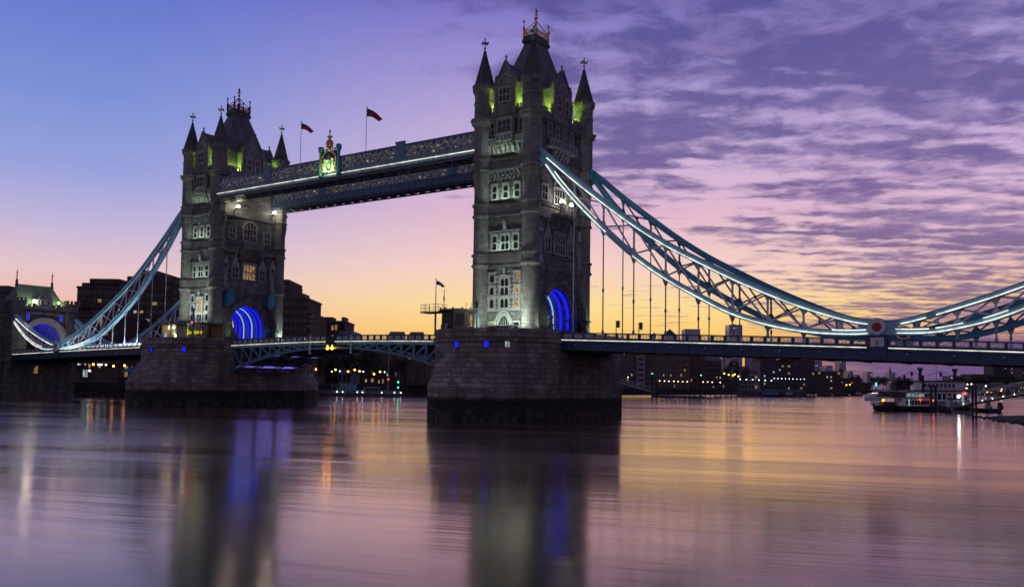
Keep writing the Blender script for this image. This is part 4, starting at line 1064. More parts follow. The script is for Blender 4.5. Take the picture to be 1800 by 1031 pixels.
m.lathe(x, y, [(.75, 51.4), (.7, 51.8), (.8, 52.2), (.55, 52.7), (.2, 52.95), (.18, 53.2), (.5, 53.3), (.5, 53.6), (.12, 53.7), (.1, 54.3), (.22, 54.5), (.02, 55.0)], 10)
m.bar((x - .55, y, 53.45), (x + .55, y, 53.45), .28); m.build('crown', ['gold'], ca)
m = MB()
for k in range(-5, 6):
    if abs(k) < 2: continue
    x, y, _ = Fc(k * .36, 0, 0); m.lathe(x, y, [(.1, 50.3), (.07, 50.9), (.12, 51.05), (.02, 51.3)], 6)
m.box(mid - 2.1, mid + 2.1, yc - .1, yc + .1, 50.38, 50.6)
m.build('pinnacles', ['maroon'], ca)
m = MB()                                                    # shield, two rampant supporters, scroll
m.poly(Fc, [(-.55, 48.5), (.55, 48.5), (.5, 47.7), (0, 47.05), (-.5, 47.7)], .1, .35); m.fbox(Fc, -.09, .09, .3, .42, 47.2, 48.45); m.fbox(Fc, -.5, .5, .3, .421, 47.9, 48.08)
m.lathe(*Fc(0, .3, 0)[:2], [(.3, 48.5), (.38, 48.8), (.2, 49.2), (.26, 49.5), (.05, 49.9)], 8)
for s_ in (-1, 1):
    body = [(.62, 46.9), (.85, 47.5), (.8, 48.1), (.72, 48.6), (.95, 48.95), (1.3, 48.8), (1.35, 48.3), (1.25, 47.8), (1.5, 47.3), (1.35, 46.8)]
    m.poly(Fc, [(s_ * u, z) for u, z in body], .1, .4)
    m.bar(Fc(s_ * .8, .3, 48.3), Fc(s_ * .55, .34, 48.75), .2); m.bar(Fc(s_ * 1.4, .3, 47.0), Fc(s_ * 1.75, .3, 47.9), .14); m.bar(Fc(s_ * 1.72, .3, 47.9), Fc(s_ * 1.5, .3, 48.35), .14); m.ball(Fc(s_ * 1.0, .36, 49.0), .28, 8, 5)
    m.bar(Fc(s_ * 1.6, .25, 46.75), Fc(0, .3, 46.55), .3, .2)
    for k in range(5): m.ball(Fc(s_ * (.5 + .3 * k), .2, 49.2 + .12 * (k % 2) - .08 * k), .14, 6, 4)
m.build('supporters', ['white'], ca)
m = MB(); m.box(mid - 1.2, mid + 1.2, yc - 1.25, yc - 1.05, 45.7, 45.85); m.build('floodlight_fitting', ['iron'], ca)
light('AREA', 'crest_light', Fc(0, 1.15, 46.0), Fc(0, .2, 49.6), 230, (.62, 1, .26), ca, 3.4, .15)

def flagpole(x, y, z0, h, lab, fl, mats=('red', 'navy'), r=.07, grp='flags on poles'):
    root = thing('flagpole', lab, 'flag', (x, y, z0), grp)
    m = MB(); m.tube((x, y, z0), (x, y, z0 + h), r, 8, 0, r * .7); m.ball((x, y, z0 + h), .14, 6, 4); m.build('pole', ['white'], root)
    # limp flag hanging off to the right in folds
    m = MB(); n, k = 16, 8; vs = []
    rx, ry = math.cos(YAW + .12), math.sin(YAW + .12)
    for j in range(k + 1):
        v = j / k
        for i in range(n + 1):
            u = i / n; dist = fl * u * (1 - .25 * v * u)
            drop = fl * (.22 * u + .42 * u * u) + v * fl * .52 * (1 - .62 * u)
            wob = .10 * fl * math.sin(u * 9 + v * 2) * u
            vs.append((x + rx * dist - ry * wob, y + ry * dist + rx * wob, z0 + h - .25 - drop))
    fs = [(j * (n + 1) + i, j * (n + 1) + i + 1, (j + 1) * (n + 1) + i + 1, (j + 1) * (n + 1) + i) for j in range(k) for i in range(n)]
    m.add(vs, fs, 0)
    m.m = [1 if (f % n) < n * .4 and (f // n) < k / 2 else 0 for f in range(len(fs))]
    o = m.build('flag', list(mats), root, True)
    sl = o.modifiers.new('thickness', 'SOLIDIFY'); sl.thickness = .02
    return root
flagpole(-52.1, -8, 49.6, 9.0, 'dark red flag hanging from a pole on the front walkway, beside the farther tower', 2.6)
flagpole(-33.75, -8, 49.6, 9.0, 'brighter red flag on the front walkway, between the crest and the nearer tower', 3.1)

# ------------------------------------------------------------------ bascules
XM = -41.15
def bascule(sgn, lab):
    """sgn -1: leaf of the farther pier, +1: leaf of the nearer pier"""
    xp = XM + sgn * 29.82; xt = XM + sgn * .12
    root = thing('bascule_leaf', lab, 'bascule', (xp, 0, 12), 'lifting leaves of the bridge')
    zt = lambda x: 13.2 - .0004 * (x - XM) ** 2 - .003 * abs(x - XM)
    zb = lambda x: 12.15 - .00264 * abs(x - XM) ** 2.2
    xs = [xp + (xt - xp) * i / 24 for i in range(25)]
    m = MB(); m.loft([[(x, -8.3, zt(x) - .3), (x, 8.3, zt(x) - .3), (x, 8.3, zt(x) - .03), (x, -8.3, zt(x) - .03)] for x in xs]); m.build('roadway', ['asphalt'], root)
    for y in (-8.35, -2.8, 2.8, 8.35):
        m = MB(); w = .22 if y < -8 else .14; fl_ = .35 if y < -8 else .08
        m.loft([[(x, y - w, zb(x) - fl_), (x, y + w, zb(x) - fl_), (x, y + w, zb(x) + .1), (x, y - w, zb(x) + .1)] for x in xs])
        m.loft([[(x, y - w, zt(x) - .62), (x, y + w, zt(x) - .62), (x, y + w, zt(x) + .1), (x, y - w, zt(x) + .1)] for x in xs])
        xx = [xp + (xt - xp) * i / 10 for i in range(9)]
        for i, x in enumerate(xx):
            m.bar((x + (0 if i else sgn * -.3), y, zb(x)), (x + (0 if i else sgn * -.3), y, zt(x) - .4), .3, .42)
            if i < 8: m.bar((x, y, zt(x) - .5), (xx[i + 1], y, zb(xx[i + 1])), .24, .34)
        m.build('girder', ['bascule' if y < -8 else 'iron'], root)  # inner girders painted dark to look unlit beside the violet panels
    m = MB()
    for i in range(1, 9):
        x = xp + (xt - xp) * i / 10
        m.box(x - .12, x + .12, -8.15, 8.15, zb(x) + .1, zb(x) + .5)
    m.build('cross_beam', ['iron'], root)
    m = MB()
    for ya, yb in ((-8.1, -3.05), (-2.55, 2.55), (3.05, 8.1)):
        for i in range(9):
            xa, xb = xp + (xt - xp) * (i + .12) / 10, xp + (xt - xp) * (i + .88) / 10
            m.add([(xa, ya, zb(xa) + .42), (xb, ya, zb(xb) + .42), (xb, yb, zb(xb) + .42), (xa, yb, zb(xa) + .42), (xa, ya, zb(xa) + .5), (xb, ya, zb(xb) + .5), (xb, yb, zb(xb) + .5), (xa, yb, zb(xa) + .5)],
                  [(0, 1, 2, 3), (7, 6, 5, 4), (0, 4, 5, 1), (1, 5, 6, 2), (2, 6, 7, 3), (3, 7, 4, 0)])
    m.build('soffit_panel', ['white'], root)
    a, b2 = sorted((xp, xt))
    parapet(root, a + .1, b2 - 1.2 if sgn < 0 else b2, zt, -8.6, -1, step=1.7, shield=0) if sgn < 0 else parapet(root, a + 1.2, b2 - .1, zt, -8.6, -1, step=1.7, shield=0)
    m = MB(); m.loft([[(x, 8.4, zt(x)), (x, 8.7, zt(x)), (x, 8.7, zt(x) + 1.2), (x, 8.4, zt(x) + 1.2)] for x in xs]); m.build('rear_parapet', ['navy'], root)
    m = MB(); x = XM + sgn * 5.6; m.box(x - .12, x + .12, -9.05, -8.8, zt(x) - 2.2, zt(x) + 1.3); m.box(x - .2, x + .2, -9.08, -8.76, zt(x) - 2.3, zt(x) - 2.1); m.build('gauge_post', ['white'], root)
    m = MB(); m.box(XM + sgn * .15 if sgn > 0 else XM - 1.2, XM + 1.2 if sgn > 0 else XM - .15, -8.95, -8.4, 12.5, 14.3); m.build('meeting_post', ['iron'], root)
    m = MB(); x = XM + sgn * .62; m.tube((x, -9.0, 12.5), (x, -9.0, 12.1), .1); m.ball((x, -9.0, 11.9), .27, 8, 6); m.build('navigation_lamp', ['lamp_amber', 'iron'], root)
    vi = (.24, .20, 1)
    if sgn < 0:
        for yc_, hw_ in ((5.5, 2.4), (0, 2.4), (-5.5, 2.3)):
            light('AREA', 'underdeck_light', (xp + .9, yc_, zb(xp + .9) - .15), (xp + 13, yc_, zb(xp + 13) + .6), 42 if yc_ > -3 else 26, vi, root, 4.4, .25)
            m = MB(); m.box(xp + .3, xp + .8, yc_ - hw_, yc_ + hw_, zb(xp) - .6, zb(xp) - .3); m.build('floodlight_fitting', ['iron'], root)
        for yb_ in (-5.5, 0, 5.5): light('AREA', 'girder_light', (xp + 7, yb_, zb(xp + 7) + .6), (xp + 7, yb_, 14), 26, (.30, .22, 1), root, 8, 2)
    else:
        light('AREA', 'girder_light', (xp - 6, -5.5, zb(xp - 6) + .6), (xp - 6, -5.5, 14), 150, vi, root, 9, 3); light('AREA', 'girder_light', (xp - 6, 0, zb(xp - 6) + .6), (xp - 6, 0, 14), 90, vi, root, 9, 3)
    return root
bascule(-1, 'far bascule leaf rising from the farther pier, its underside washed with violet light')
bascule(1, 'near bascule leaf ending behind the nearer pier, with a lit edge strip')

# ------------------------------------------------------------------ cabins, posts on the piers
def railing(m, pts, z, h, step=1.2, r=.035, mi=0):
    for a, b2 in zip(pts, pts[1:]):
        L = math.dist(a, b2); n = max(1, round(L / step))
        for i in range(n + 1):
            x, y = a[0] + (b2[0] - a[0]) * i / n, a[1] + (b2[1] - a[1]) * i / n; m.tube((x, y, z), (x, y, z + h), r, 5, mi)
        for q in (1, .55, .15): m.tube((a[0], a[1], z + h * q), (b2[0], b2[1], z + h * q), r, 5, mi)
cab = thing('control_cabin', 'dark octagonal control cabin with lit windows and a railed platform on the nearer pier', 'cabin', (-5.6, -14.2, 13.3))
cx_, cy_ = -5.6, -14.2
m = MB(); m.lathe(cx_, cy_, [(3.0, 13.2), (3.0, 14.6)], 8, 0, math.pi / 8); m.lathe(cx_, cy_, [(2.85, 14.6), (2.85, 17.3)], 8, 0, math.pi / 8); m.build('wall', ['darkbrick'], cab)
m = MB(); m.lathe(cx_, cy_, [(3.05, 17.25), (3.4, 17.45), (3.4, 17.7), (.6, 18.0)], 8, 0, math.pi / 8)
for k in range(5): a = -2.2 + k * .5; m.ball((cx_ + 3.1 * math.cos(a), cy_ + 3.1 * math.sin(a), 17.85), .18, 6, 4)
m.build('roof', ['lead'], cab)
for k, gl in ((5, 'warm'), (6, 'glass'), (7, 'glass'), (0, 'warm'), (4, 'glass'), (3, 'glass')):
    a = math.pi / 4 * k; r = 2.85 * math.cos(math.pi / 8); tx, ty = -math.sin(a), math.cos(a)
    P_ = lambda u, d, z: (cx_ + (r + d) * math.cos(a) + tx * u, cy_ + (r + d) * math.sin(a) + ty * u, z)
    hw = .36 if gl == 'warm' else .6; zt_ = 16.2 if k == 5 else 16.88
    m = MB()
    for u0, u1, z0, z1 in ((-hw - .1, -hw, 14.9, zt_), (hw, hw + .1, 14.9, zt_), (-hw - .1, hw + .1, 14.8, 14.92), (-hw - .1, hw + .1, zt_ - .02, zt_ + .12), (-.04, .04, 14.92, zt_)): m.fbox(P_, u0, u1, -.02, .09, z0, z1)
    wn = m.build('window', ['iron'], cab); m = MB(); m.fbox(P_, -hw, hw, -.05, .03, 14.92, zt_); m.build('pane', [gl], wn)
m = MB(); m.box(-11.6, -7.6, -17.0, -14.6, 17.2, 17.4); railing(m, [(-11.5, -14.7), (-11.5, -16.9), (-7.7, -16.9), (-7.7, -14.7)], 17.4, 1.2, .9); m.tube((-9.2, -15.8, 13.3), (-9.2, -15.8, 17.3), .16); m.build('platform', ['gunmetal'], cab)
m = MB(); m.tube((-7.9, -15.2, 17.3), (-7.9, -15.2, 21.2), .06); m.tube((-7.9, -15.2, 19.3), (-7.9, -15.2, 20), .12); m.tube((-3.6, -13.2, 17.6), (-3.6, -13.2, 19), .035); m.tube((-4.4, -13.6, 17.6), (-4.4, -13.6, 19), .035); m.build('aerial', ['iron'], cab)
flagpole(-9.2, -15.8, 17.4, 5.6, 'small dark flag on the white pole above the control cabin of the nearer pier', 1.5, ('maroon', 'navy'), .09)
m = MB(); railing(m, [(-10.3, -11.4), (-9.3, -13.9), (-7.3, -16.6), (-4.5, -18.5)], 13.3, 1.9, 1.1, .05); tag(m.build('railing', ['offwhite'], None, origin=(-7, -16, 13.3)), 'pale tubular railing on the nose of the nearer pier, before the control cabin', 'railing')
def lamp_post(x, y, z0, h, lab, head='glass'):
    r = thing('lamp_post', lab, 'lamp post', (x, y, z0))
    m = MB(); m.lathe(x, y, [(.32, z0), (.3, z0 + .5), (.16, z0 + .8), (.12, z0 + h * .55), (.18, z0 + h * .57), (.09, z0 + h * .62), (.07, z0 + h - .9)], 8)
    m.bar((x - .75, y, z0 + h * .56), (x + .75, y, z0 + h * .56), .1); m.build('post', ['blue'], r)
    m = MB(); m.lathe(x, y, [(.16, z0 + h - .9), (.32, z0 + h - .2), (.34, z0 + h - .15)], 6); m.build('lantern', [head], r)
    m = MB(); m.lathe(x, y, [(.4, z0 + h - .15), (.2, z0 + h + .15), (.06, z0 + h + .4), (.02, z0 + h + .6)], 6); m.build('cap', ['iron'], r)
lamp_post(-3.7, -11.6, 13.3, 5.8, 'blue cast iron lamp post with unlit lantern before the nearer tower')
# visitor lounge on the far pier
lo = thing('visitor_lounge', 'glazed ground floor lounge with yellow wall lettering at the foot of the farther tower', 'lounge', (-80, -13, 13.3))
x0, x1, y0, y1 = -87.4, -72.6, -14.6, -9.6
m = MB(); m.box(x0, x1, y1 - .3, y1, 13.3, 17.2); m.box(x0, x0 + .3, y0, y1, 13.3, 17.2); m.box(-82.10, -78.90, y0 + .1, y0 + .4, 13.3, 17.2); m.box(-78.90, -73.10, y0 + .6, y0 + .9, 13.3, 17.2); m.build('wall', ['sandwall'] if 'sandwall' in M else ['trim'], lo)
m = MB(); m.box(x0 - .9, x1 + .5, y0 - .9, y1, 17.2, 17.45); m.build('roof', ['gunmetal'], lo)
m = MB()
for x in (x0 + .1, -84.30, -82.00, -79.00, -76.70, -74.10, x1 - .1): m.box(x - .09, x + .09, y0 - .05, y0 + .14, 13.3, 17.2)
m.build('column', ['offwhite'], lo)
m = MB(); m.box(x0 + .3, -82.10, y1 - .36, y1 - .3, 13.4, 17.0); m.build('glow_wall', ['loungeglow'] if 'loungeglow' in M else ['warmdim'], lo)  # back wall glows by itself to look lamplit
m = MB()
for x in (-86.2, -84.6, -83.2): m.lathe(x, -13.5, [(.3, 16.6), (.12, 17.0), (.03, 17.15)], 8); m.ball((x, -13.5, 16.6), .2, 6, 4)
m.build('pendant_lamp', ['lamp_warmsoft'] if 'lamp_warmsoft' in M else ['warm'], lo)
m = MB()
for a, b2 in ((-78.10, -77.40), (-75.70, -75.10)): m.box(a, b2, y0 + .52, y0 + .6, 14.7, 16.6)
m.build('wall_panel', ['darkwall'], lo)
m = MB(); m.box(-74.00, -73.00, y0 + .5, y0 + .6, 14.6, 16.6); m.build('poster', ['darkwall'], lo)
fc = bpy.data.curves.new('sign', 'FONT'); fc.body = 'See inside'; fc.size = 1.25; fc.extrude = .03; fc.align_x = 'CENTER'; fc.materials.append(M['sign_yellow'])
fo = bpy.data.objects.new('wall_lettering', fc); col.objects.link(fo)
dg = bpy.context.evaluated_depsgraph_get(); me = bpy.data.meshes.new_from_object(fo.evaluated_get(dg)); bpy.data.objects.remove(fo)
fo = bpy.data.objects.new('wall_lettering', me); col.objects.link(fo); fo.parent = lo; fo.rotation_euler = (R(90), 0, 0); fo.location = Vector((-76.40, y0 + .50, 15.15)) - ORG[lo.name]; ORG[fo.name] = ORG[lo.name]
m = MB(); railing(m, [(x0 - .8, y1), (x0 - .8, y0 - .8), (x1 + .4, y0 - .8), (x1 + .4, y1)], 17.45, 1.15, 1.3, .03); m.build('roof_railing', ['offwhite'], lo)
light('POINT', 'lounge_light', (-84.00, -12.6, 16.4), None, 90, (1, .75, .35), lo, .3); light('POINT', 'lounge_light', (-76.00, -16.2, 16.9), None, 22, (1, .8, .55), lo, .2)
lp = thing('signal_post', 'blue mast with a flat cross head before the yellow lettered lounge', 'signal post', (-74.6, -15.9, 13.3))
m = MB(); m.lathe(-74.6, -15.9, [(.28, 13.3), (.24, 16.6), (.4, 16.9), (.4, 17.0)], 8); m.box(-76.3, -73.0, -16.1, -15.7, 17.0, 17.2); m.tube((-76.0, -15.9, 17.2), (-76.0, -15.9, 19), .05); m.tube((-74.6, -15.9, 17.2), (-74.6, -15.9, 20.5), .22); m.build('mast', ['teal'], lp)
m = MB(); m.ball((-74.6, -16.2, 17.4), .16, 6, 4); m.build('lamp', ['lamp_red'], lp)
m = MB(); railing(m, [(-91.5, -14.6), (-87.5, -18.6), (-82, -19.5), (-76.5, -18.4)], 13.3, 1.5, 1.2, .03); tag(m.build('railing', ['teal'], None, origin=(-83, -19, 13.3)), 'thin blue railing round the nose of the farther pier, before the lounge', 'railing')
bl = thing('blue_beacon', 'small glowing blue cone light behind the railing of the farther pier', 'beacon', (-82.4, -17, 13.3))
m = MB(); m.lathe(-82.4, -17, [(.35, 14.2), (.25, 14.9), (.1, 15.3)], 8); m.build('lens', ['ledpale'], bl); m = MB(); m.lathe(-82.4, -17, [(.4, 13.3), (.36, 14.2)], 8); m.build('base', ['navy'], bl)

# traffic signals and a walker on the near side span
def signal(px, py, dep, h, lab):
    p = at(px, py, dep); x = p.x; y = p.y; z0 = zr(x) + .1
    r = thing('traffic_signal', lab, 'traffic light', (x, y, z0), 'traffic lights on the bridge deck')
    m = MB(); m.tube((x, y, z0), (x, y, z0 + h), .07); m.build('pole', ['iron'], r)
    m = MB(); X_, Y_ = x + .34, y + .05; m.box(X_ - .2, X_ + .2, Y_ - .15, Y_ + .15, z0 + h - 1.15, z0 + h); 
    for k in range(3): m.lathe(X_, Y_ - .1, [(.01, 0), (.01, 0)], 3) if False else m.box(X_ + .16, X_ + .42, Y_ - .13, Y_ + .13, z0 + h - .28 - .36 * k, z0 + h - .22 - .36 * k)
    m.bar((x, y, z0 + h - .3), (X_, Y_, z0 + h - .3), .06); m.build('signal_head', ['iron'], r)
signal(1083, 585, 146, 3.5, 'dark traffic light on the bridge deck, nearer to the big tower')
signal(1123, 585, 143, 3.2, 'second dark traffic light on the bridge deck, further along from the big tower')
pp = at(1150, 588, 140); zf_ = zr(pp.x)
bm_ = bmesh.new()
J = [(0, 0, .95), (0, 0, 1.2), (0, .0, 1.45), (0, 0, 1.55), (0, .02, 1.70), (.2, 0, 1.42), (.26, .02, 1.12), (.24, .12, .88), (-.2, 0, 1.42), (-.26, .02, 1.12), (-.24, .1, .88), (.1, 0, .88), (.11, .1, .48), (.11, 0, .06), (-.1, 0, .88), (-.11, -.12, .48), (-.11, -.3, .08)]
Eg = [(0, 1), (1, 2), (2, 3), (3, 4), (2, 5), (5, 6), (6, 7), (2, 8), (8, 9), (9, 10), (0, 11), (11, 12), (12, 13), (0, 14), (14, 15), (15, 16)]
Rd = [.16, .15, .16, .065, .115, .085, .06, .045, .085, .06, .045, .11, .08, .05, .11, .08, .05]
me = bpy.data.meshes.new('person'); me.from_pydata(J, Eg, []); po = bpy.data.objects.new('person', me); col.objects.link(po)
sk = po.modifiers.new('skin', 'SKIN'); me.skin_vertices[0].data[0].use_root = True
for i, r in enumerate(Rd): me.skin_vertices[0].data[i].radius = (r, r)
ss = po.modifiers.new('sub', 'SUBSURF'); ss.levels = ss.render_levels = 2
me.materials.append(M['cloth']); po.location = (pp.x, pp.y, zf_); tag(po, 'person in dark clothes walking on the bridge, only head and shoulders above the parapet', 'person')

# ------------------------------------------------------------------ stone gatehouse at the north end
GX = -163.6
gh = thing('gatehouse', 'squat stone gatehouse with a steep green lit roof at the far end of the chains', 'gatehouse', (-170, 0, WL))
Fg = lambda u, d, z: (GX + d, u, z)
zs, hw, N = 15.6, 5.0, 18
m = MB()
m.box(GX - 13, GX, -8.6, -hw, 11.0, 24.6); m.box(GX - 13, GX, hw, 8.6, 11.0, 24.6)
for i in range(N):
    a0, a1 = math.pi * i / N, math.pi * (i + 1) / N; ya, yb = -hw * math.cos(a0), -hw * math.cos(a1); za, zb = zs + hw * math.sin(a0), zs + hw * math.sin(a1)
    m.add([(GX - 13, ya, za), (GX - 13, yb, zb), (GX - 13, yb, 24.6), (GX - 13, ya, 24.6), (GX, ya, za), (GX, yb, zb), (GX, yb, 24.6), (GX, ya, 24.6)], [(0, 1, 2, 3), (7, 6, 5, 4), (0, 4, 5, 1), (2, 6, 7, 3)])
# solid abutment with a low arch
m.box(GX - 12.9, GX + .3, -9.2, -3.0, -3, 10.4); m.box(GX - 12.9, GX + .3, .6, 9.2, -3, 10.4); m.box(GX - 12.8, GX + .28, -3.0, .6, -3, 6.5); m.box(GX - 12.8, GX + .28, -3.0, .6, 9.0, 10.38)
m.build('wall', ['stone'], gh)
m = MB(); m.box(GX - 4, GX - 3.8, -3.0, .6, 6.5, 9.0); m.build('arch_room', ['warmdim'], gh)
m = MB()
for k in range(8):
    a0, a1 = math.pi * k / 8, math.pi * (k + 1) / 8
    m.poly(Fg, [(-1.2 + 1.8 * math.cos(a0), 7.4 + 1.62 * math.sin(a0)), (-1.2 + 1.8 * math.cos(a1), 7.4 + 1.62 * math.sin(a1)), (-1.2 + 1.85 * (1 if math.cos(a1) > 0 else -1), 9.05)] if False else [(-1.2 + 1.45 * math.cos(a0), 7.2 + 1.6 * math.sin(a0)), (-1.2 + 2.6 * math.cos(a0), 7.2 + 2.8 * math.sin(a0)), (-1.2 + 2.6 * math.cos(a1), 7.2 + 2.8 * math.sin(a1)), (-1.2 + 1.45 * math.cos(a1), 7.2 + 1.6 * math.sin(a1))], .1, .42)
for s_ in (-1, 1): m.fbox(Fg, -1.2 + s_ * 1.45, -1.2 + s_ * 2.6, .1, .42, 6.0, 7.2) if s_ > 0 else m.fbox(Fg, -1.2 - 2.6, -1.2 - 1.45, .1, .42, 6.0, 7.2)
for u in (-1.9, -1.2, -.5): m.fbox(Fg, u - .04, u + .04, .05, .12, 6.5, 8.7)
m.fbox(Fg, -2.7, .3, .05, .12, 7.3, 7.38)
m.build('arch_window', ['ashlar'], gh)
m = MB(); m.box(GX - 13.1, GX + .55, -9.4, 9.4, 9.9, 10.6); m.fbox(Fg, -9, 9, .28, .8, 8.95, 9.15); m.build('cornice', ['ashlar'], gh)
m = MB()
for r_, d_, in ((5.0, .15), (5.4, .32), (5.8, .5), (6.2, .66)):
    for i in range(N):
        a0, a1 = math.pi * i / N, math.pi * (i + 1) / N
        m.poly(Fg, [(r_ * math.cos(a0), zs + r_ * math.sin(a0)), ((r_ + .34) * math.cos(a0), zs + (r_ + .34) * math.sin(a0)), ((r_ + .34) * math.cos(a1), zs + (r_ + .34) * math.sin(a1)), (r_ * math.cos(a1), zs + r_ * math.sin(a1))], -.05, d_)
m.build('arch_moulding', ['trim'], gh)
for y_ in (-7.6, 7.6):
    m = MB(); m.box(GX - 3.2, GX + .9, y_ - 1.7, y_ + 1.7, 10.6, 26.2); m.box(GX - 3.4, GX + 1.1, y_ - 1.9, y_ + 1.9, 22.9, 23.5); m.box(GX - 3.5, GX + 1.2, y_ - 2.0, y_ + 2.0, 26.0, 26.5)
    for k in range(4):
        m.box(GX + .9, GX + 1.2, y_ - 2.0 + k * 1.1, y_ - 1.4 + k * 1.1, 26.49, 27.4); m.box(GX - 3.5 + k * 1.25, GX - 2.9 + k * 1.25, y_ - 2.01, y_ - 1.7, 26.49, 27.41)
    m.build('corner_tower', ['stone'], gh)
m = MB(); m.box(GX - 13.2, GX + .35, -8.8, 8.8, 23.0, 23.5); m.fbox(Fg, -6, 6, -.3, .3, 24.5, 25.2)
for k in range(9): u = -5.7 + k * 1.35; m.fbox(Fg, u - .4, u + .4, -.28, .28, 25.19, 25.9)
m.build('battlement', ['ashlar'], gh)
m = MB()
def rg(a, b, z): return [(GX - 6.3 - a, -b, z), (GX - 6.3 + a, -b, z), (GX - 6.3 + a, b, z), (GX - 6.3 - a, b, z)]
m.loft([rg(5.6, 8.6, 24.3), rg(4.6, 7.4, 25.2), rg(2.6, 6.0, 28.0), rg(.35, 5.0, 31.2)]); m.box(GX - 6.6, GX - 6.0, -5.0, 5.0, 31.1, 31.6)
rfo = m.build('roof', ['slate'], gh)
for y_ in (-5.0, 5.0):
    m = MB(); m.lathe(GX - 6.3, y_, [(.5, 31), (.3, 32.2), (.4, 32.5), (.15, 33), (.12, 34.6), (.28, 34.8), (.1, 35), (.02, 36)], 8); m.build('finial', ['iron'], rfo)
m = MB(); m.fbox(Fg, -2.1, 2.1, -3.5, .1, 24.4, 27.2); m.poly(Fg, [(-2.3, 27.19), (2.3, 27.19), (0, 30.2)], -.3, .15); m.build('gable', ['ashlar'], gh)
for u in (-.8, .8): window(Fg, gh, u - .45, u + .45, 25.2, 27.0, 1, 2, .18, d=.1)
for s_, w_ in ((-1, 'bluewin'), (1, 'bluewin')):
    m = MB(); u = s_ * 4.6 - .2
    for a, b2 in ((-.5, -.32), (.32, .5)): m.fbox(Fg, u + a, u + b2, -.05, .3, 21.3, 23.0)
    m.fbox(Fg, u - .5, u + .5, -.05, .3, 21.2, 21.4)
    wo_ = m.build('window', ['trim'], gh); m = MB(); m.fbox(Fg, u - .3, u + .3, -.05, .1, 21.4, 23.0); m.build('pane', [w_], wo_)
for k in range(6):
    xx = GX - 1 - k * 1.9; m = MB(); r_ = hw - .1
    for i in range(20):
        a0, a1 = math.pi * i / 20, math.pi * (i + 1) / 20
        vs = [(xx + q, -rr_ * math.cos(a), zs + rr_ * math.sin(a)) for q in (0, .22) for a in (a0, a1) for rr_ in (r_, r_ - .16)]
        m.add(vs, [(0, 1, 3, 2), (4, 6, 7, 5), (1, 5, 7, 3), (0, 2, 6, 4)])
    m.build('light_rib', ['ledbluedim'], gh)
m = MB(); m.fbox(lambda u, d, z: (GX - 3 + d, u, z), -24, -9.25, -10, 0, -3, 25.5); m.fbox(lambda u, d, z: (GX - 3 + d, u, z), -24, -9.3, -10, .5, 9.6, 10.5); m.fbox(lambda u, d, z: (GX - 3 + d, u, z), -24, -9.3, -10.2, .3, 22, 22.6)
for k in range(12): m.fbox(lambda u, d, z: (GX - 3 + d, u, z), -23.5 + k * 1.2, -22.9 + k * 1.2, -.3, .2, 25.49, 26.5)
m.build('wing', ['stone'], gh)
def wl(y, lab, key, s=1.):
    r = thing('floodlight', lab, 'floodlight', (GX + .6, y, 26), 'floodlights of the gatehouse')
    m = MB(); m.box(GX + .1, GX + .8, y - .35, y + .35, 25.9, 26.1); m.tube((GX + .5, y, 24.6), (GX + .5, y, 26), .07); m.build('bracket', ['iron'], r)
    m = MB(); m.ball((GX + .5, y, 26.5), .42 * s, 10, 6); m.build('bulb', [key], r, True)
wl(-3.4, 'dazzling white floodlight on the gatehouse battlement, left of its gable', 'lamp_white'); wl(3.5, 'smaller white floodlight on the gatehouse battlement, right of its gable', 'lamp_warm', .8)
for y_, pw in ((-6.2, 1200), (-3, 700), (3.2, 800), (6.2, 1200)): light('AREA', 'roof_light', (GX - .6, y_, 25.6), (GX - 4.5, y_, 28.6), pw * .5, (.5, 1, .3), gh, .6, .3)
light('AREA', 'arch_light', (GX - 6, 0, 12), (GX - 6, 0, 20), 300, (.08, .1, 1), gh, 6, 4)
light('AREA', 'arch_wash', (GX + 5, 0, 12.6), (GX, 0, 20.5), 300, (1, .95, .85), gh, 8, .3)
light('POINT', 'arch_light', (-171, -6.5, 13), None, 220, (1, .6, .2), gh, .3)

# ================================================================== background
CR, SR = math.cos(YAW), math.sin(YAW)
RT = Vector((CR, SR, 0)); FWD = Vector((-SR, CR, 0))
def unit_mesh(name, mat_, kind='pane'):
    m = MB()
    if kind == 'pane': m.box(-.5, .5, -.04, .06, 0, 1)
    me = m.build(name, [mat_]); d = me.data; bpy.data.objects.remove(me); return d
WIN = {k: unit_mesh('window', k) for k in ('glass', 'warm', 'warmdim', 'cool')}
def framed():
    m = MB(); m.box(-.5, .5, -.03, .05, 0, 1, 0); m.box(-.62, .62, -.08, .05, -.08, 0, 1); m.box(-.58, -.5, -.09, .05, 0, 1.06, 1); m.box(.5, .58, -.09, .05, 0, 1.06, 1); m.box(-.02, .02, -.07, .02, 0, 1, 1); m.box(-.5, .5, -.07, .02, .48, .52, 1); m.box(-.58, .58, -.09, .05, 1, 1.08, 1)
    o = m.build('window', ['glass', 'offwhite']); d = o.data; bpy.data.objects.remove(o); return d
WIN['framed'] = framed()
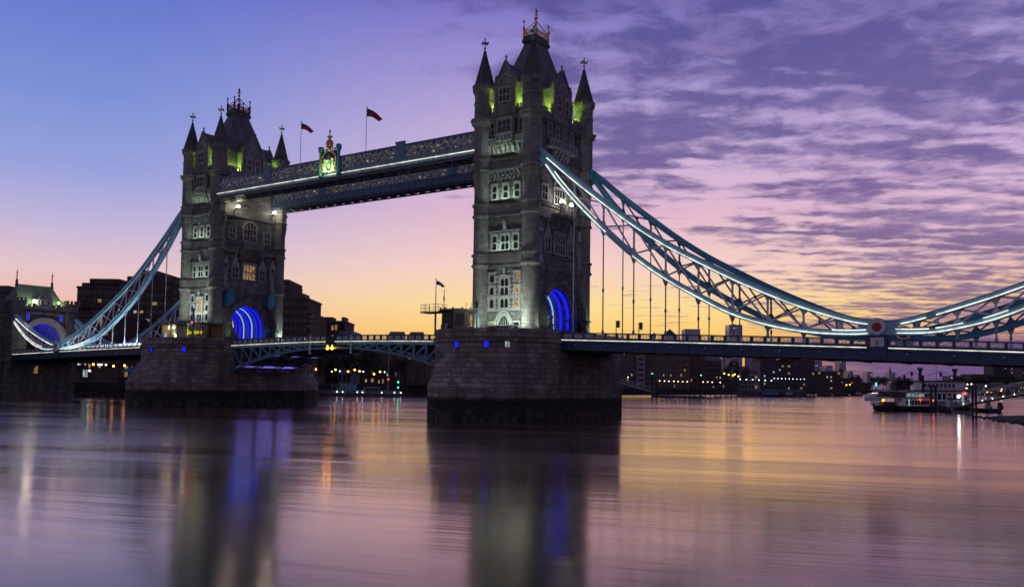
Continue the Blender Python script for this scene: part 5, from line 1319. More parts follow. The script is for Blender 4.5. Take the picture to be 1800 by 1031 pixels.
def building(lab, p0, p1, ytop, dist, z0=4.2, dep=24, wall='darkbrick', roof='flat', fl=0, cl=0, lit=.08, wk='glass', steps=(), name='building', grp=None, litk=('warm', 'warmdim', 'cool'), wsz=(.5, .5), bands=True, cat='building', angle=0.):
    pm = (p0 + p1) / 2
    A, B = at(p0, ytop, dist), at(p1, ytop, dist); C = at(pm, ytop, dist)
    W = (Vector((B.x, B.y, 0)) - Vector((A.x, A.y, 0))).length; z1 = C.z
    root = thing(name, lab, cat, (C.x, C.y, z0), grp); root.rotation_euler = (0, 0, YAW + angle)
    ORG[root.name] = Vector((0, 0, 0)); H = z1 - z0; w = W / 2
    m = MB(); m.box(-w, w, 0, dep, 0, H)
    for a, b, hgt in steps: m.box(-w + a * W, -w + b * W, .6, dep - .6, H - .01, H + hgt)
    if bands and fl:
        for i in range(1, fl + 1): m.box(-w - .12, w + .12, -.12, dep + .1, H * i / fl - .22, H * i / fl - .06)
    m.build('wall', [wall], root)
    if roof == 'gable':
        m = MB(); h = min(W, dep) * .28; m.loft([[(-w - .4, -.4, H), (w + .4, -.4, H), (w + .4, dep + .4, H), (-w - .4, dep + .4, H)], [(-w - .1, dep / 2 - .1, H + h), (w + .1, dep / 2 - .1, H + h), (w + .1, dep / 2 + .1, H + h), (-w - .1, dep / 2 + .1, H + h)]]); m.build('roof', ['slate'], root)
    elif roof == 'gables':
        n = max(1, round(W / 11)); m = MB()
        for i in range(n):
            a, b = -w + W * i / n, -w + W * (i + 1) / n
            m.add([(a, -.2, H), (b, -.2, H), ((a + b) / 2, -.2, H + 3.4), (a, dep, H), (b, dep, H), ((a + b) / 2, dep, H + 3.4)], [(0, 1, 2), (5, 4, 3), (0, 2, 5, 3), (2, 1, 4, 5), (0, 3, 4, 1)])
        m.build('roof', ['slate'], root)
    elif roof == 'pyramid':
        m = MB(); m.loft([[(-w, 0, H), (w, 0, H), (w, dep, H), (-w, dep, H)], [(-.2, dep / 2 - .2, H + W * .62), (.2, dep / 2 - .2, H + W * .62), (.2, dep / 2 + .2, H + W * .62), (-.2, dep / 2 + .2, H + W * .62)]]); m.build('roof', ['lead'], root)
    elif roof == 'curved':
        m = MB(); n = 10; rings = []
        for i in range(n + 1):
            q = i / n; x = -w - 1 + (W + 2) * q; z = H + 1.2 + 2.6 * math.sin(math.pi * (.15 + .7 * q)); rings.append([(x, -2, z), (x, dep, z), (x, dep, z + .5), (x, -2, z + .5)])
        m.loft(rings); m.build('roof', ['lead'], root); m = MB(); m.box(-w + 1, w - 1, 1.5, dep - 1, H - .01, H + 3); m.build('penthouse', ['darkwall'], root)
    elif roof == 'parapet':
        m = MB(); m.box(-w - .3, w + .3, -.3, dep + .3, H, H + .7); m.box(-w * .4, w * .3, dep * .3, dep * .7, H + .69, H + 3.0); m.build('roof', ['darkwall'], root)
    if fl and cl:
        fh = H / fl; cw = W / cl; cells = [(i, j) for i in range(fl) for j in range(cl)]
        if len(cells) > 98: cells = rnd.sample(cells, 98)
        for i, j in cells:
            k = rnd.choice(litk) if rnd.random() < lit else wk
            o = bpy.data.objects.new('window', WIN[k]); col.objects.link(o); o.parent = root
            o.location = (-w + cw * (j + .5), -.02, fh * (i + .5 - wsz[1] / 2)); sc_ = .62 if k in ('warm', 'cool') and dist < 1200 else 1; o.scale = (cw * wsz[0] * sc_, 1, fh * wsz[1] * (sc_ + 1) / 2)
    return root
# --- north bank, left of and between the towers
building('long low roofed block peeping out behind the gatehouse wing', -60, 24, 512, 330, wall='darkbrick', roof='parapet', fl=6, cl=10)
building('dark brown stepped hotel block beside the gatehouse roof', 136, 216, 506, 372, wall='darkbrick', roof='parapet', fl=11, cl=9, lit=.06, steps=((.08, .95, 2.2), (.25, .9, 4.0)), wsz=(.72, .4))
building('tallest dark brown hotel block, its window bands seen through the chain bracing', 212, 312, 497, 352, wall='darkbrick', roof='parapet', fl=12, cl=9, lit=.09, steps=((.1, .7, 2.6), (.35, .62, 5)), wsz=(.78, .38))
building('dark hotel wing with a raised corner rising beside the farther tower', 304, 342, 488, 350, wall='darkbrick', fl=12, cl=4, lit=.05, wsz=(.7, .38))
building('lower dark block in front of the hotel with a few amber windows', 120, 210, 556, 318, wall='darkbrick', fl=6, cl=10, lit=.14, roof='parapet', wsz=(.6, .42))
building('tall stepped dark block emerging behind the farther tower on its river side', 470, 507, 497, 352, wall='darkbrick', fl=13, cl=4, lit=.04, steps=((.3, 1, 1.5),), wsz=(.7, .36))
building('brown terraced apartment block with balconies, above the far end of the bascule', 500, 541, 526, 340, wall='darkbrick', fl=10, cl=5, lit=.1, roof='parapet', wsz=(.6, .45))
building('lower terrace step of the brown apartment block', 541, 551, 550, 340, wall='darkbrick', fl=8, cl=2, lit=0, wsz=(.6, .45))
building('low dark office with a row of glinting top windows above the bascule', 550, 594, 566, 420, wall='darkbrick', fl=6, cl=7, lit=.12, roof='parapet', litk=('warm', 'warmdim'), wsz=(.7, .5))
building('square dark stair tower closing the row of offices above the bascule', 590, 607, 566, 425, wall='darkbrick', roof='parapet', fl=5, cl=2, lit=0)
building('pale low wing at the end of the offices above the bascule', 596, 619, 581, 400, wall='palewall', fl=4, cl=3, lit=0)
building('pitched roof house just showing over the bascule parapet, left of its twin', 684, 708, 588, 560, wall='brick', roof='gable', dep=14)
building('pitched roof house just showing over the bascule parapet, right of its twin', 720, 742, 588, 560, wall='brick', roof='gable', dep=14)
building('brick block with tall lit windows under the near bascule leaf', 664, 700, 600, 430, wall='brick', fl=6, cl=5, lit=.25, wk='framed', litk=('cool', 'warmdim'), roof='flat', wsz=(.42, .55))
building('dark brick terrace with pale framed windows beside the nearer pier', 716, 764, 612, 410, wall='brick', fl=6, cl=6, lit=.08, wk='framed', wsz=(.4, .5), roof='gable', dep=14)
building('cafe pavilion with white lettered fascia on the north quay', 132, 196, 640, 320, wall='darkwall', fl=1, cl=6, lit=.0, roof='flat', wsz=(.6, .5), bands=False)
building('second quay pavilion beside the far pier', 196, 238, 634, 322, wall='darkwall', fl=1, cl=4, lit=.2, roof='flat', wsz=(.6, .5), bands=False)
building('long dark quay building closing the view behind the trees under the bascule', 596, 770, 603, 470, wall='darkbrick', fl=5, cl=16, lit=.05, wsz=(.4, .45))
building('amber lit old building glimpsed through the gatehouse arch', 18, 112, 592, 345, wall='sandwall', fl=3, cl=9, lit=.55, litk=('warm', 'warmdim'), wsz=(.45, .5))
# --- warehouses and flats beyond the near pier
building('dark brick warehouse half hidden by the nearer pier', 1080, 1121, 606, 500, wall='brick', fl=8, cl=6, lit=.08, wk='framed', wsz=(.42, .5), roof='gables', dep=20)
building('slim white balconied stair tower between brick warehouses', 1120, 1134, 598, 498, wall='palewall', fl=9, cl=1, lit=.0, wsz=(.7, .42))
building('gabled brick warehouse with rows of small windows and blue balconies', 1133, 1213, 616, 505, wall='brick', fl=7, cl=13, lit=.07, wk='framed', wsz=(.42, .48), roof='gables', dep=22)
building('plain tall brick warehouse right of the gabled one', 1212, 1240, 612, 515, wall='brick', fl=7, cl=4, lit=.06, wsz=(.4, .45))
building('hip roofed dark warehouse at the water bend', 1239, 1269, 634, 540, wall='darkbrick', fl=6, cl=5, lit=.05, wk='framed', wsz=(.42, .5), roof='gable', dep=16)
building('amber lit brick house behind the quay lamps', 1268, 1298, 664, 600, wall='brick', fl=2, cl=5, lit=.3, roof='flat', litk=('warm', 'warmdim'))
building('white framed balcony flats at the edge of the glass blocks', 1302, 1332, 650, 610, wall='palewall', fl=4, cl=5, lit=.12, litk=('cool', 'warmdim'), wsz=(.7, .55))
building('first curved roof riverside block of dark glass', 1336, 1368, 636, 640, wall='darkwall', fl=7, cl=6, lit=.07, roof='curved', litk=('cool',), wsz=(.7, .55))
building('second curved roof riverside block of dark glass', 1368, 1400, 640, 655, wall='darkwall', fl=7, cl=6, lit=.07, roof='curved', litk=('cool', 'warmdim'), wsz=(.7, .55))
building('balconied end block of the dark glass riverside row', 1400, 1432, 634, 670, wall='darkwall', fl=8, cl=6, lit=.1, roof='parapet', litk=('cool', 'warmdim'), wsz=(.7, .5))
building('low blocks of flats fading out along the far left bank', 1430, 1478, 652, 760, wall='darkbrick', fl=5, cl=7, lit=.12, wsz=(.6, .5))
building('brick flats with a few lit windows on the far bank', 1478, 1512, 664, 820, wall='darkbrick', fl=4, cl=6, lit=.2, wsz=(.5, .5))
# --- skyline
SK = dict(name='skyscraper', cat='skyscraper', wall='glassblock', litk=('cool', 'warmdim'))
building('pyramid topped skyscraper tip over the bridge parapet', 1169, 1191, 590, 2600, dep=55, roof='pyramid', fl=20, cl=4, lit=.04, **SK)
building('broad flat topped skyscraper over the parapet, beside the pyramid', 1204, 1231, 578, 2500, dep=50, fl=24, cl=5, lit=.06, **SK)
building('tall narrow skyscraper rising behind a hanger rod', 1282, 1305, 571, 2300, dep=45, fl=30, cl=4, lit=.05, roof='parapet', **SK)
building('pale purple skyscraper with speckled lights under the deck', 1238, 1268, 600, 2400, dep=50, fl=30, cl=6, lit=.4, **SK)
building('wide pale skyscraper under the deck beside the trees', 1270, 1304, 610, 2450, dep=50, fl=26, cl=6, lit=.08, **SK)
building('pale tower block behind the curved roof blocks', 1316, 1334, 628, 2350, dep=40, fl=16, cl=4, lit=.08, **SK)
building('slender tower behind the balconied end block, in the gap left of the gilt edged one', 1430, 1445, 618, 2300, dep=40, fl=20, cl=4, lit=.05, **SK)
building('slender tower with a glowing edge under the deck', 1475, 1487, 618, 2200, dep=30, fl=20, cl=3, lit=.05, **SK)
building('squat grey block at the foot of the slender skyline towers', 1450, 1464, 642, 2100, dep=30, fl=8, cl=4, lit=.05, **SK)
building('little grey tower left of the open water skyline', 1490, 1500, 652, 1900, dep=25, fl=8, cl=3, lit=.1, **SK)
building('small tower block with one lit strip beyond the far boats', 1524, 1534, 653, 1700, dep=22, fl=10, cl=3, lit=.15, **SK)
sp = building('small tower with a needle spire on the skyline', 1563, 1574, 654, 1700, dep=20, fl=10, cl=3, lit=.05, **SK)
m = MB(); hh = at(1568, 645, 1700).z - 4.2; h0 = at(1568, 654, 1700).z - 4.2
m.lathe(0, 10, [(2.6, h0), (1.6, h0 + (hh - h0) * .4), (.5, hh + 2), (.1, hh + 4)], 6); m.build('spire', ['lead'], sp)
building('dark squared office on the skyline right of the steamer', 1707, 1741, 657, 1250, dep=30, fl=4, cl=8, lit=.15, name='office_block', wall='darkwall', wsz=(.6, .5))
building('flat grey block low on the skyline behind the steamer mast', 1671, 1692, 660, 1500, dep=30, fl=4, cl=5, lit=.04, name='office_block', wall='palewall')
building('paired dark tower block at the right, with a paler stripe', 1746, 1770, 626, 1350, dep=28, fl=22, cl=4, lit=.04, name='tower_block', cat='tower block', wall='darkwall')
building('grey slab tower joined to the striped one at the right', 1769, 1777, 636, 1360, dep=26, fl=20, cl=2, lit=.06, name='tower_block', cat='tower block', wall='concrete')
building('shorter grey slab beside the paired tower at the right', 1777, 1784, 650, 1370, dep=26, fl=12, cl=2, lit=.08, name='tower_block', cat='tower block', wall='concrete')
building('dark tower block cut off by the right edge', 1797, 1830, 640, 1300, dep=26, fl=18, cl=5, lit=.05, name='tower_block', cat='tower block', wall='darkwall')
building('white rendered riverside house among the dark trees', 1718, 1736, 674, 900, dep=14, z0=3.6, fl=3, cl=4, lit=.06, wall='palewall', name='house', cat='house', roof='flat', wsz=(.35, .4), bands=False)
building('low orange lit boathouse on the far right bank', 1749, 1768, 677, 880, dep=12, z0=3.6, fl=1, cl=5, lit=.5, wall='brick', name='house', cat='house', roof='gable', litk=('warm', 'warmdim'), bands=False)
building('long lit brick terrace at the right edge of the far bank', 1788, 1830, 671, 860, dep=14, z0=3.6, fl=3, cl=9, lit=.3, wall='brick', name='house', cat='house', roof='flat', litk=('warm', 'warmdim'), bands=False)
building('brick block behind the paddle steamer', 1660, 1702, 668, 950, dep=20, z0=3.6, fl=4, cl=8, lit=.1, wall='darkbrick', wsz=(.4, .4))
for (a, b, y, d, lb) in ((1512, 1530, 672, 1000, 'low dark shed with pale doors on the far bank'), (1576, 1600, 668, 1050, 'brick flats among trees on the far bank behind the party boat')):
    building(lb, a, b, y, d, dep=16, z0=3.6, fl=3, cl=5, lit=.15, wall='darkbrick', wsz=(.5, .45))

# --- trees: three crowns, shared
def crown_mesh(seed, n=1500):
    r = random.Random(seed); m = MB()
    cl = [(r.uniform(-.6, .6), r.uniform(-.6, .6), r.uniform(-.45, .75), r.uniform(.28, .5)) for _ in range(13)]
    for _ in range(n):
        c = r.choice(cl); 
        while True:
            p = Vector((r.uniform(-1, 1), r.uniform(-1, 1), r.uniform(-1, 1)))
            if .1 < p.length < 1: break
        p = Vector(c[:3]) + p * c[3]
        a = Vector((r.gauss(0, 1), r.gauss(0, 1), r.gauss(0, 1))).normalized(); b2 = a.cross(Vector((r.gauss(0, 1), r.gauss(0, 1), r.gauss(0, 1)))).normalized(); s = r.uniform(.035, .085)
        m.add([p - a * s, p + b2 * s * .7, p + a * s, p - b2 * s * .7], [(0, 1, 2, 3)])
    o = m.build('crown', ['leaf']); d = o.data; bpy.data.objects.remove(o); return d
CROWNS = [crown_mesh(s) for s in (1, 2, 3, 4)]
def trunk_mesh():
    m = MB(); m.tube((0, 0, 0), (.01, 0, .5), .05, 7, 0, .035)
    for a in (0, 1.7, 3.3, 4.9): m.tube((0.01, 0, .42), (.01 + .25 * math.cos(a), .25 * math.sin(a), .78), .03, 5, 0, .012)
    o = m.build('trunk', ['bark']); d = o.data; bpy.data.objects.remove(o); return d
TRUNK = trunk_mesh()
def tree(px, ytop, dist, wpx, lab, z0=4.0, k=0, grp='dark riverside trees', ybase=None):
    p = at(px, ytop, dist); H = max(3, p.z - z0); W = wpx / FPX * dist / 2
    r = thing('tree', lab, 'tree', (p.x, p.y, z0), grp); r.rotation_euler = (0, 0, rnd.uniform(0, 6))
    c = bpy.data.objects.new('crown', CROWNS[k % 4]); col.objects.link(c); c.parent = r; c.location = (0, 0, H * .6); c.scale = (W * .95, W * .95, H * .4)
    t_ = bpy.data.objects.new('trunk', TRUNK); col.objects.link(t_); t_.parent = r; t_.scale = (H * .6, H * .6, H)
trees = [(560, 628, 352, 34, 'dark quay tree right behind the far pier, leftmost of the row under the bascule'), (584, 622, 362, 40, 'bushy dark tree behind the first orange quay lamps under the bascule'), (612, 616, 372, 46, 'broad dark tree at the centre of the row under the bascule'),
         (640, 618, 380, 40, 'dark tree between the broad one and the brick block under the bascule'), (660, 626, 360, 26, 'small dark tree touching the lit brick block'), (706, 624, 384, 34, 'dark tree between the brick block and the terrace'), (690, 640, 372, 26, 'low dark tree in front of the lit brick block'),
         (1280, 640, 580, 22, 'small dark tree beside the hip roofed warehouse'), (1294, 632, 590, 30, 'round dark tree over the amber lit quay'), (1270, 650, 575, 18, 'stunted tree between warehouse and amber quay'),
         (1472, 648, 770, 26, 'dark tree against the pale skyline under the deck'), (1505, 658, 880, 30, 'spreading tree by the last flats of the left bank'), (1540, 662, 1000, 34, 'distant tree above the fast ferry'), (1552, 659, 1020, 26, 'distant tree left of the needle spire'), (1585, 661, 1010, 30, 'distant tree right of the needle spire'), (1598, 664, 1000, 24, 'distant tree behind the steamer rig'),
         (1690, 662, 1000, 30, 'distant tree right of the steamer'), (1705, 664, 960, 32, 'far bank tree under the squared office'), (1726, 661, 960, 40, 'far bank tree behind the white house'), (1748, 657, 940, 44, 'tall far bank tree at the foot of the striped tower block'), (1770, 660, 930, 40, 'far bank tree below the grey slab tower'), (1790, 663, 920, 38, 'far bank tree near the right edge'), (1812, 664, 900, 40, 'far bank tree cut by the right edge'), (1756, 667, 915, 36, 'lower far bank tree over the orange boathouse'),
         (1310, 642, 600, 16, 'tiny dark tree wedged before the white framed flats')]
for i, (px, yt, d, wp, lb) in enumerate(trees): tree(px, yt, d, wp, lb, 4.0 if px < 1530 else 3.4, i)
tree(143, 632, 306, 18, 'floodlit yellow green plane tree on the quay by the gatehouse', 4.2, 1, None)

# --- lamps along the quays
def lampmesh(key):
    m = MB(); m.ball((0, 0, 0), 1, 10, 6); o = m.build('bulb', [key], None, True); d = o.data; bpy.data.objects.remove(o); return d
BULB = {k: lampmesh(k) for k in ('lamp_orange', 'lamp_warm', 'lamp_cold', 'lamp_white', 'lamp_green', 'lamp_red', 'lamp_amber')}
def polemesh():
    m = MB(); m.tube((0, 0, 0), (0, 0, 1), .07, 6, 0, .05); m.box(-.1, .1, -.1, .1, 0, .1); o = m.build('pole', ['iron']); d = o.data; bpy.data.objects.remove(o); return d
POLE = polemesh()
def lamp(px, py, dist, key, lab, r=.34, z0=4.2, grp='street lamps along the quays', name='street_lamp', cat='street lamp'):
    p = at(px, py, dist); t_ = thing(name, lab, cat, (p.x, p.y, z0), grp)
    if p.z - z0 > .4:
        o = bpy.data.objects.new('pole', POLE); col.objects.link(o); o.parent = t_; o.scale = (1, 1, p.z - z0)
    o = bpy.data.objects.new('lamp_head', BULB[key]); col.objects.link(o); o.parent = t_; o.location = (0, 0, p.z - z0); o.scale = (r, r, r)
    return t_
LO_ = [(164, 640, 'orange lamp between the two white lettered signs on the north quay'), (199.6, 643, 'orange quay lamp midway under the left span, nearer the gatehouse'), (219, 642, 'orange quay lamp beside the far pier, above the parasol'), (43, 601, 'orange street lamp seen through the gatehouse chains'),
       (555, 648.7, 'orange lamp alone beside the far pier under the bascule'), (589.6, 649.3, 'orange lamp under the broad dark trees'), (623.5, 649.5, 'brightest orange lamp of the cluster under the trees'), (632, 652, 'orange lamp just right of the brightest one'), (612, 652.5, 'orange lamp left of the brightest one'),
       (657.5, 657, 'low orange lamp before the brick block'), (668, 653, 'orange lamp at the corner of the lit brick block'),
       (1273, 656, 'yellowish quay lamp first of the amber cluster'), (1281, 658, 'orange lamp at the middle of the amber cluster'), (1288, 659.5, 'big orange lamp of the amber cluster'), (1291.5, 657.5, 'upper orange lamp of the amber cluster'), (1298, 661, 'last orange lamp of the amber cluster'),
       (1488, 676, 'orange lamp pair on the far bank, left'), (1494, 675.5, 'orange lamp pair on the far bank, right')]
for px, py, lb in LO_:
    d = 306 if px < 240 else 345 if px < 700 else 570 if px < 1400 else 780
    lamp(px, py, d, 'lamp_orange', lb, .36 if d < 400 else .45)
for px, py, lb in [(157.8, 651, 'dazzling white lamp low on the quay before the cafe'), (583.5, 652.5, 'small white lamp left of an orange one under the trees'), (597.5, 651.8, 'tiny white lamp right of an orange one under the trees'), (638.7, 652.6, 'small white lamp right of the orange cluster'), (676, 653.4, 'faint white lamp right of the last orange one'), (1104, 662.5, 'white lamp beside the gangway mast')]:
    lamp(px, py, 300 if px < 200 else 350 if px < 800 else 470, 'lamp_cold', lb, .2 if px > 200 else .3)
for i in range(11):
    px = (1159.5, 1168, 1176, 1184.5, 1192, 1200, 1208, 1236, 1244, 1252, 1266)[i]
    lamp(px, 669 + i * .25, 488, 'lamp_warm', 'small pale lamp in the even row before the brick warehouses', .24, 3.4, 'even row of pale lamps before the brick warehouses')
for i in range(6): lamp(1301 + i * 11, 666 + .5 * i, 590, 'lamp_cold', 'small cold lamp in the row before the white framed flats', .28, 4, 'cold lamps before the white framed flats')
for i in range(9): lamp(1361 + i * 6.6, 664.5 + .2 * i, 625, 'lamp_cold', 'tiny cold lamp in the close row on the terrace of the glass blocks', .22, 4, 'close row of cold lamps before the glass blocks')
for i in range(7): lamp(1443 + i * 3.6, 678.6, 770, 'lamp_warm', 'tiny warm lamp in the far row under the deck', .3, 4, 'far row of tiny warm lamps')
for px, py, lb in [(1699, 682, 'yellow lamp on the far bank right of the steamer'), (1700.5, 675, 'small yellow lamp on the far bank beneath trees'), (1707.5, 674.6, 'small yellow lamp on the far bank left of the white house'), (1759.8, 686.5, 'orange lamp before the low boathouse'), (1733, 678, 'cold lamp at the white rendered house'), (1760.5, 683.5, 'paler lamp over the boathouse lamp'), (1735, 688.5, 'amber lamp at the water edge behind the gangway'), (1742, 689, 'second amber lamp at the water edge behind the gangway')]:
    lamp(px, py, 830, 'lamp_orange' if 'orange' in lb or 'amber' in lb else 'lamp_warm', lb, .6, 3.6)
for px, ys, d, lb in [(700, (671, 680.5), 352, 'green navigation light pair at the pontoon end'), (1146.5, (656.5, 664), 455, 'green navigation light pair on the pile by the gangway'), (1232, (659.5, 666), 480, 'green navigation light pair on the pile at the warehouse corner'), (1540, (673.5, 676.5), 900, 'green navigation light pair on the far bank')]:
    p = at(px, ys[0], d); r = thing('navigation_light', lb, 'navigation light', (p.x, p.y, WL - 2), 'green navigation lights')
    o = bpy.data.objects.new('post', POLE); col.objects.link(o); o.parent = r; o.scale = (3, 3, p.z - WL + 2.2)
    for y in ys:
        q = at(px, y, d); o = bpy.data.objects.new('lamp', BULB['lamp_green']); col.objects.link(o); o.parent = r; o.location = Vector((q.x, q.y, q.z)) - Vector((p.x, p.y, WL - 2)) + FWD * -.3; s_ = .30 * d / 400; o.scale = (s_, s_, s_)
lamp(682.5, 666.3, 352, 'lamp_red', 'red light at the foot of the white mast by the pontoon', .26, 3, None, 'warning_light', 'warning light')
# quay signs
for a, b2, y, txt in ((137, 151, 640.5, 'STARBUCKS') , (171, 188, 640.5, 'ANCHOR'),)[:0]: pass
for a, b2, y, lb in ((137, 151, 640.3, 'left white glowing fascia sign of the quay cafe'), (171.5, 188.5, 640.6, 'right white glowing fascia sign of the quay cafe')):
    A, B = at(a, y, 316), at(b2, y, 316); L = (B - A).length; c = (A + B) / 2
    r = thing('shop_sign', lb, 'sign', c); r.rotation_euler = (0, 0, YAW); ORG[r.name] = Vector((0, 0, 0))
    m = MB(); m.box(-L / 2 - .2, L / 2 + .2, .05, .2, -.5, .5); m.build('board', ['darkwall'], r)
    m = MB(); n = 9; rr_ = random.Random(a)
    for i in range(n):
        x0 = -L / 2 + L * i / n; w_ = L / n * .72; k = rr_.randint(0, 3)
        if a > 160 and i in (5, 6): continue
        m.box(x0, x0 + .09, -.04, .06, -.32, .32); m.box(x0 + .09, x0 + w_, -.04, .06, .2, .32)
        if k != 1: m.box(x0 + w_ - .09, x0 + w_, -.041, .06, -.32, .2)
        if k != 2: m.box(x0 + .09, x0 + w_ - .09, -.04, .061, -.06, .06)
        if k == 3: m.box(x0 + .09, x0 + w_ - .09, -.04, .06, -.32, -.2)
    m.build('letters', ['sign_white'], r)
for a, w_, y, lb, key in ((148, 1.5, 649.5, 'tall glowing white advert panel at the quay', 'cool'), (152.5, 1.1, 651, 'slim glowing white advert panel at the quay', 'cool')):
    p = at(a, 655, 303); r = thing('advert_panel', lb, 'advert panel', (p.x, p.y, 4.2)); r.rotation_euler = (0, 0, YAW); ORG[r.name] = Vector((0, 0, 0))
    m = MB(); m.box(-w_ / 3, w_ / 3, 0, .2, 0, 4.2); m.build('frame', ['iron'], r); m = MB(); m.box(-w_ / 3 + .1, w_ / 3 - .1, -.04, .02, 1.6, 4.0); m.build('screen', [key], r)
p = at(226, 655, 300); r = thing('parasol', 'blue and white market parasol on the quay beside the far pier', 'parasol', (p.x, p.y, 4.2))
m = MB(); m.lathe(p.x, p.y, [(2.3, 7.6), (2.2, 7.9), (1.2, 8.6), (.05, 9.0)], 10); m.build('canopy', ['teal'], r); m = MB(); m.tube((p.x, p.y, 4.2), (p.x, p.y, 8.8), .06); m.build('pole', ['white'], r)

# --- pontoon, piles, gangways
def P3(px, py, d): return at(px, py, d)
def waterpoint(px, d):
    q = at(px, 690, d); return Vector((q.x, q.y, WL))
def deckbox(lab, pa, pb, d, wid, h, name='pontoon', rail=True, cat='pontoon', mats='darkwall'):
    A, B = waterpoint(pa, d), waterpoint(pb, d); L = (B - A).length; c = (A + B) / 2
    r = thing(name, lab, cat, c); r.rotation_euler = (0, 0, YAW); ORG[r.name] = Vector((0, 0, 0))
    m = MB(); m.box(-L / 2, L / 2, -wid / 2, wid / 2, -.6, h); m.box(-L / 2 - .15, L / 2 + .15, -wid / 2 - .15, wid / 2 + .15, h - .35, h - .1); m.build('hull', [mats], r)
    if rail:
        m = MB(); railing(m, [(-L / 2, -wid / 2 + .2), (L / 2, -wid / 2 + .2)], h, 1.15, 1.4, .05); railing(m, [(-L / 2, wid / 2 - .2), (L / 2, wid / 2 - .2)], h, 1.15, 1.4, .05); m.build('railing', ['offwhite'], r)
    return r, L
pr, L = deckbox('long landing pontoon with pale railings under the bascule', 556, 704, 352, 5, 1.3)
m = MB()
for x0 in (-L / 2 + 7, -L / 2 + 11):
    m.bar((x0, -1, 1.3), (x0 - .9, -1, 4.6), .22); m.bar((x0 + .3, -1, 1.3), (x0 + 2.2, -1, 4.5), .16); m.bar((x0 + 2.4, -1, 1.3), (x0 + .4, -1, 4.5), .16); m.bar((x0 + 2.4, -1, 1.3), (x0 + 2.6, -1, 4.6), .18)
m.box(-L / 2 + 5.8, -L / 2 + 14, -1.4, -.6, 4.5, 4.75); m.build('gantry', ['offwhite'], pr)
m = MB(); m.box(2, 8.4, -1.5, 1.5, 3.4, 3.6); m.box(3, 7.4, -1.2, 1.2, 3.6, 3.75)
for x in (2.3, 8.1): m.tube((x, 0, 1.3), (x, 0, 3.4), .1)
m.build('shelter', ['offwhite'], pr)
m = MB(); m.box(-L / 2 + 9, -L / 2 + 15.4, 1.0, 2.2, 2.5, 5.0); m.build('cabin', ['teal'], pr)
for x in (-L / 2 + 8.6, -L / 2 + 10.8, 0, 2.0, 9.5, 14.5, 17): 
    o = bpy.data.objects.new('lamp', BULB['lamp_cold']); col.objects.link(o); o.parent = pr; o.location = (x, -2.4, 1.75); o.scale = (.17, .17, .17)
mast = thing('mast', 'tall white signal mast with a yard standing by the pontoon', 'mast', waterpoint(682, 356))
q0, q1 = waterpoint(682, 356), P3(682, 618, 356)
m = MB(); m.tube(q0, (q0.x, q0.y, q1.z), .2, 8, 0, .1); m.bar((q0.x - 1.6 * CR, q0.y - 1.6 * SR, q1.z - 2.2), (q0.x + 1.6 * CR, q0.y + 1.6 * SR, q1.z - 2.6), .1); m.build('spar', ['offwhite'], mast)
mast2 = thing('mast', 'white lattice radar mast rising over the bascule parapet by the offices', 'mast', waterpoint(545, 335))
q0 = waterpoint(545, 335); q1 = P3(545, 540, 335)
m = MB(); m.tube(q0, (q0.x, q0.y, q1.z), .22, 8, 0, .06); 
for dz, w_ in ((-5, 2.2), (-7, 2.6), (-3.2, 1.2)): m.bar(q0 + Vector((-w_ * CR, -w_ * SR, q1.z + dz - q0.z)), q0 + Vector((w_ * CR, w_ * SR, q1.z + dz - q0.z)), .16)
m.build('spar', ['offwhite'], mast2)
# piles: dark timber dolphins
def pile(pa, ytop, d, wpx, lab, grp='dark mooring piles'):
    b0 = waterpoint(pa, d); tp = P3(pa, ytop, d); r_ = wpx / FPX * d / 2
    o = MB(); o.tube((b0.x, b0.y, -4), (b0.x, b0.y, tp.z), r_, 10, 0, r_ * .94); o.lathe(b0.x, b0.y, [(r_ * 1.06, tp.z - .3), (r_ * 1.06, tp.z), (r_ * .5, tp.z + .15)], 10)
    return tag(o.build('mooring_pile', ['timber'], None, origin=(b0.x, b0.y, -4)), lab, 'mooring pile', grp)
pile(1709.6, 676, 184, 3.8, 'taller of the two close dark piles before the gangway, left one'); pile(1715.4, 676.5, 186, 3.8, 'right hand dark pile of the close pair before the gangway')
pile(1637, 678, 235, 4.6, 'left dark pile of the capped pair at the party boat stern'); pile(1644.6, 678, 236, 4.6, 'right dark pile of the capped pair beside the tugs')
pile(1590, 659, 285, 4.0, 'tall dark pile at the left end of the arched rig'); pile(1622.5, 660, 272, 4.4, 'tall dark pile rising before the steamer deckhouse')
pile(1146.5, 657, 450, 3.4, 'dark pile with green lights at the foot of the gangway'); pile(1154, 671, 452, 3, 'short dark pile right of the gangway foot'); pile(1232, 660, 478, 3, 'dark pile with green lights at the warehouse corner'); pile(1424, 676, 640, 3.4, 'dark pile among the barges'); pile(1430, 672, 640, 3.4, 'taller dark pile among the barges, beside coloured lights')
for i in range(4): pile(212 + i * 9, 668 + (i % 2), 296, 2.2, 'dark timber fender pile on the north river wall', 'timber fender piles on the north river wall')
for i in range(14): pile(1166 + i * 9.2, 677, 484, 1.6, 'thin dark timber pile of the jetty before the warehouses', 'thin jetty piles before the warehouses')
for i in range(6): pile(708 + i * 7.5, 668 + (i % 3), 356, 2.2, 'dark quay pile right of the landing pontoon', 'dark quay piles right of the landing pontoon')
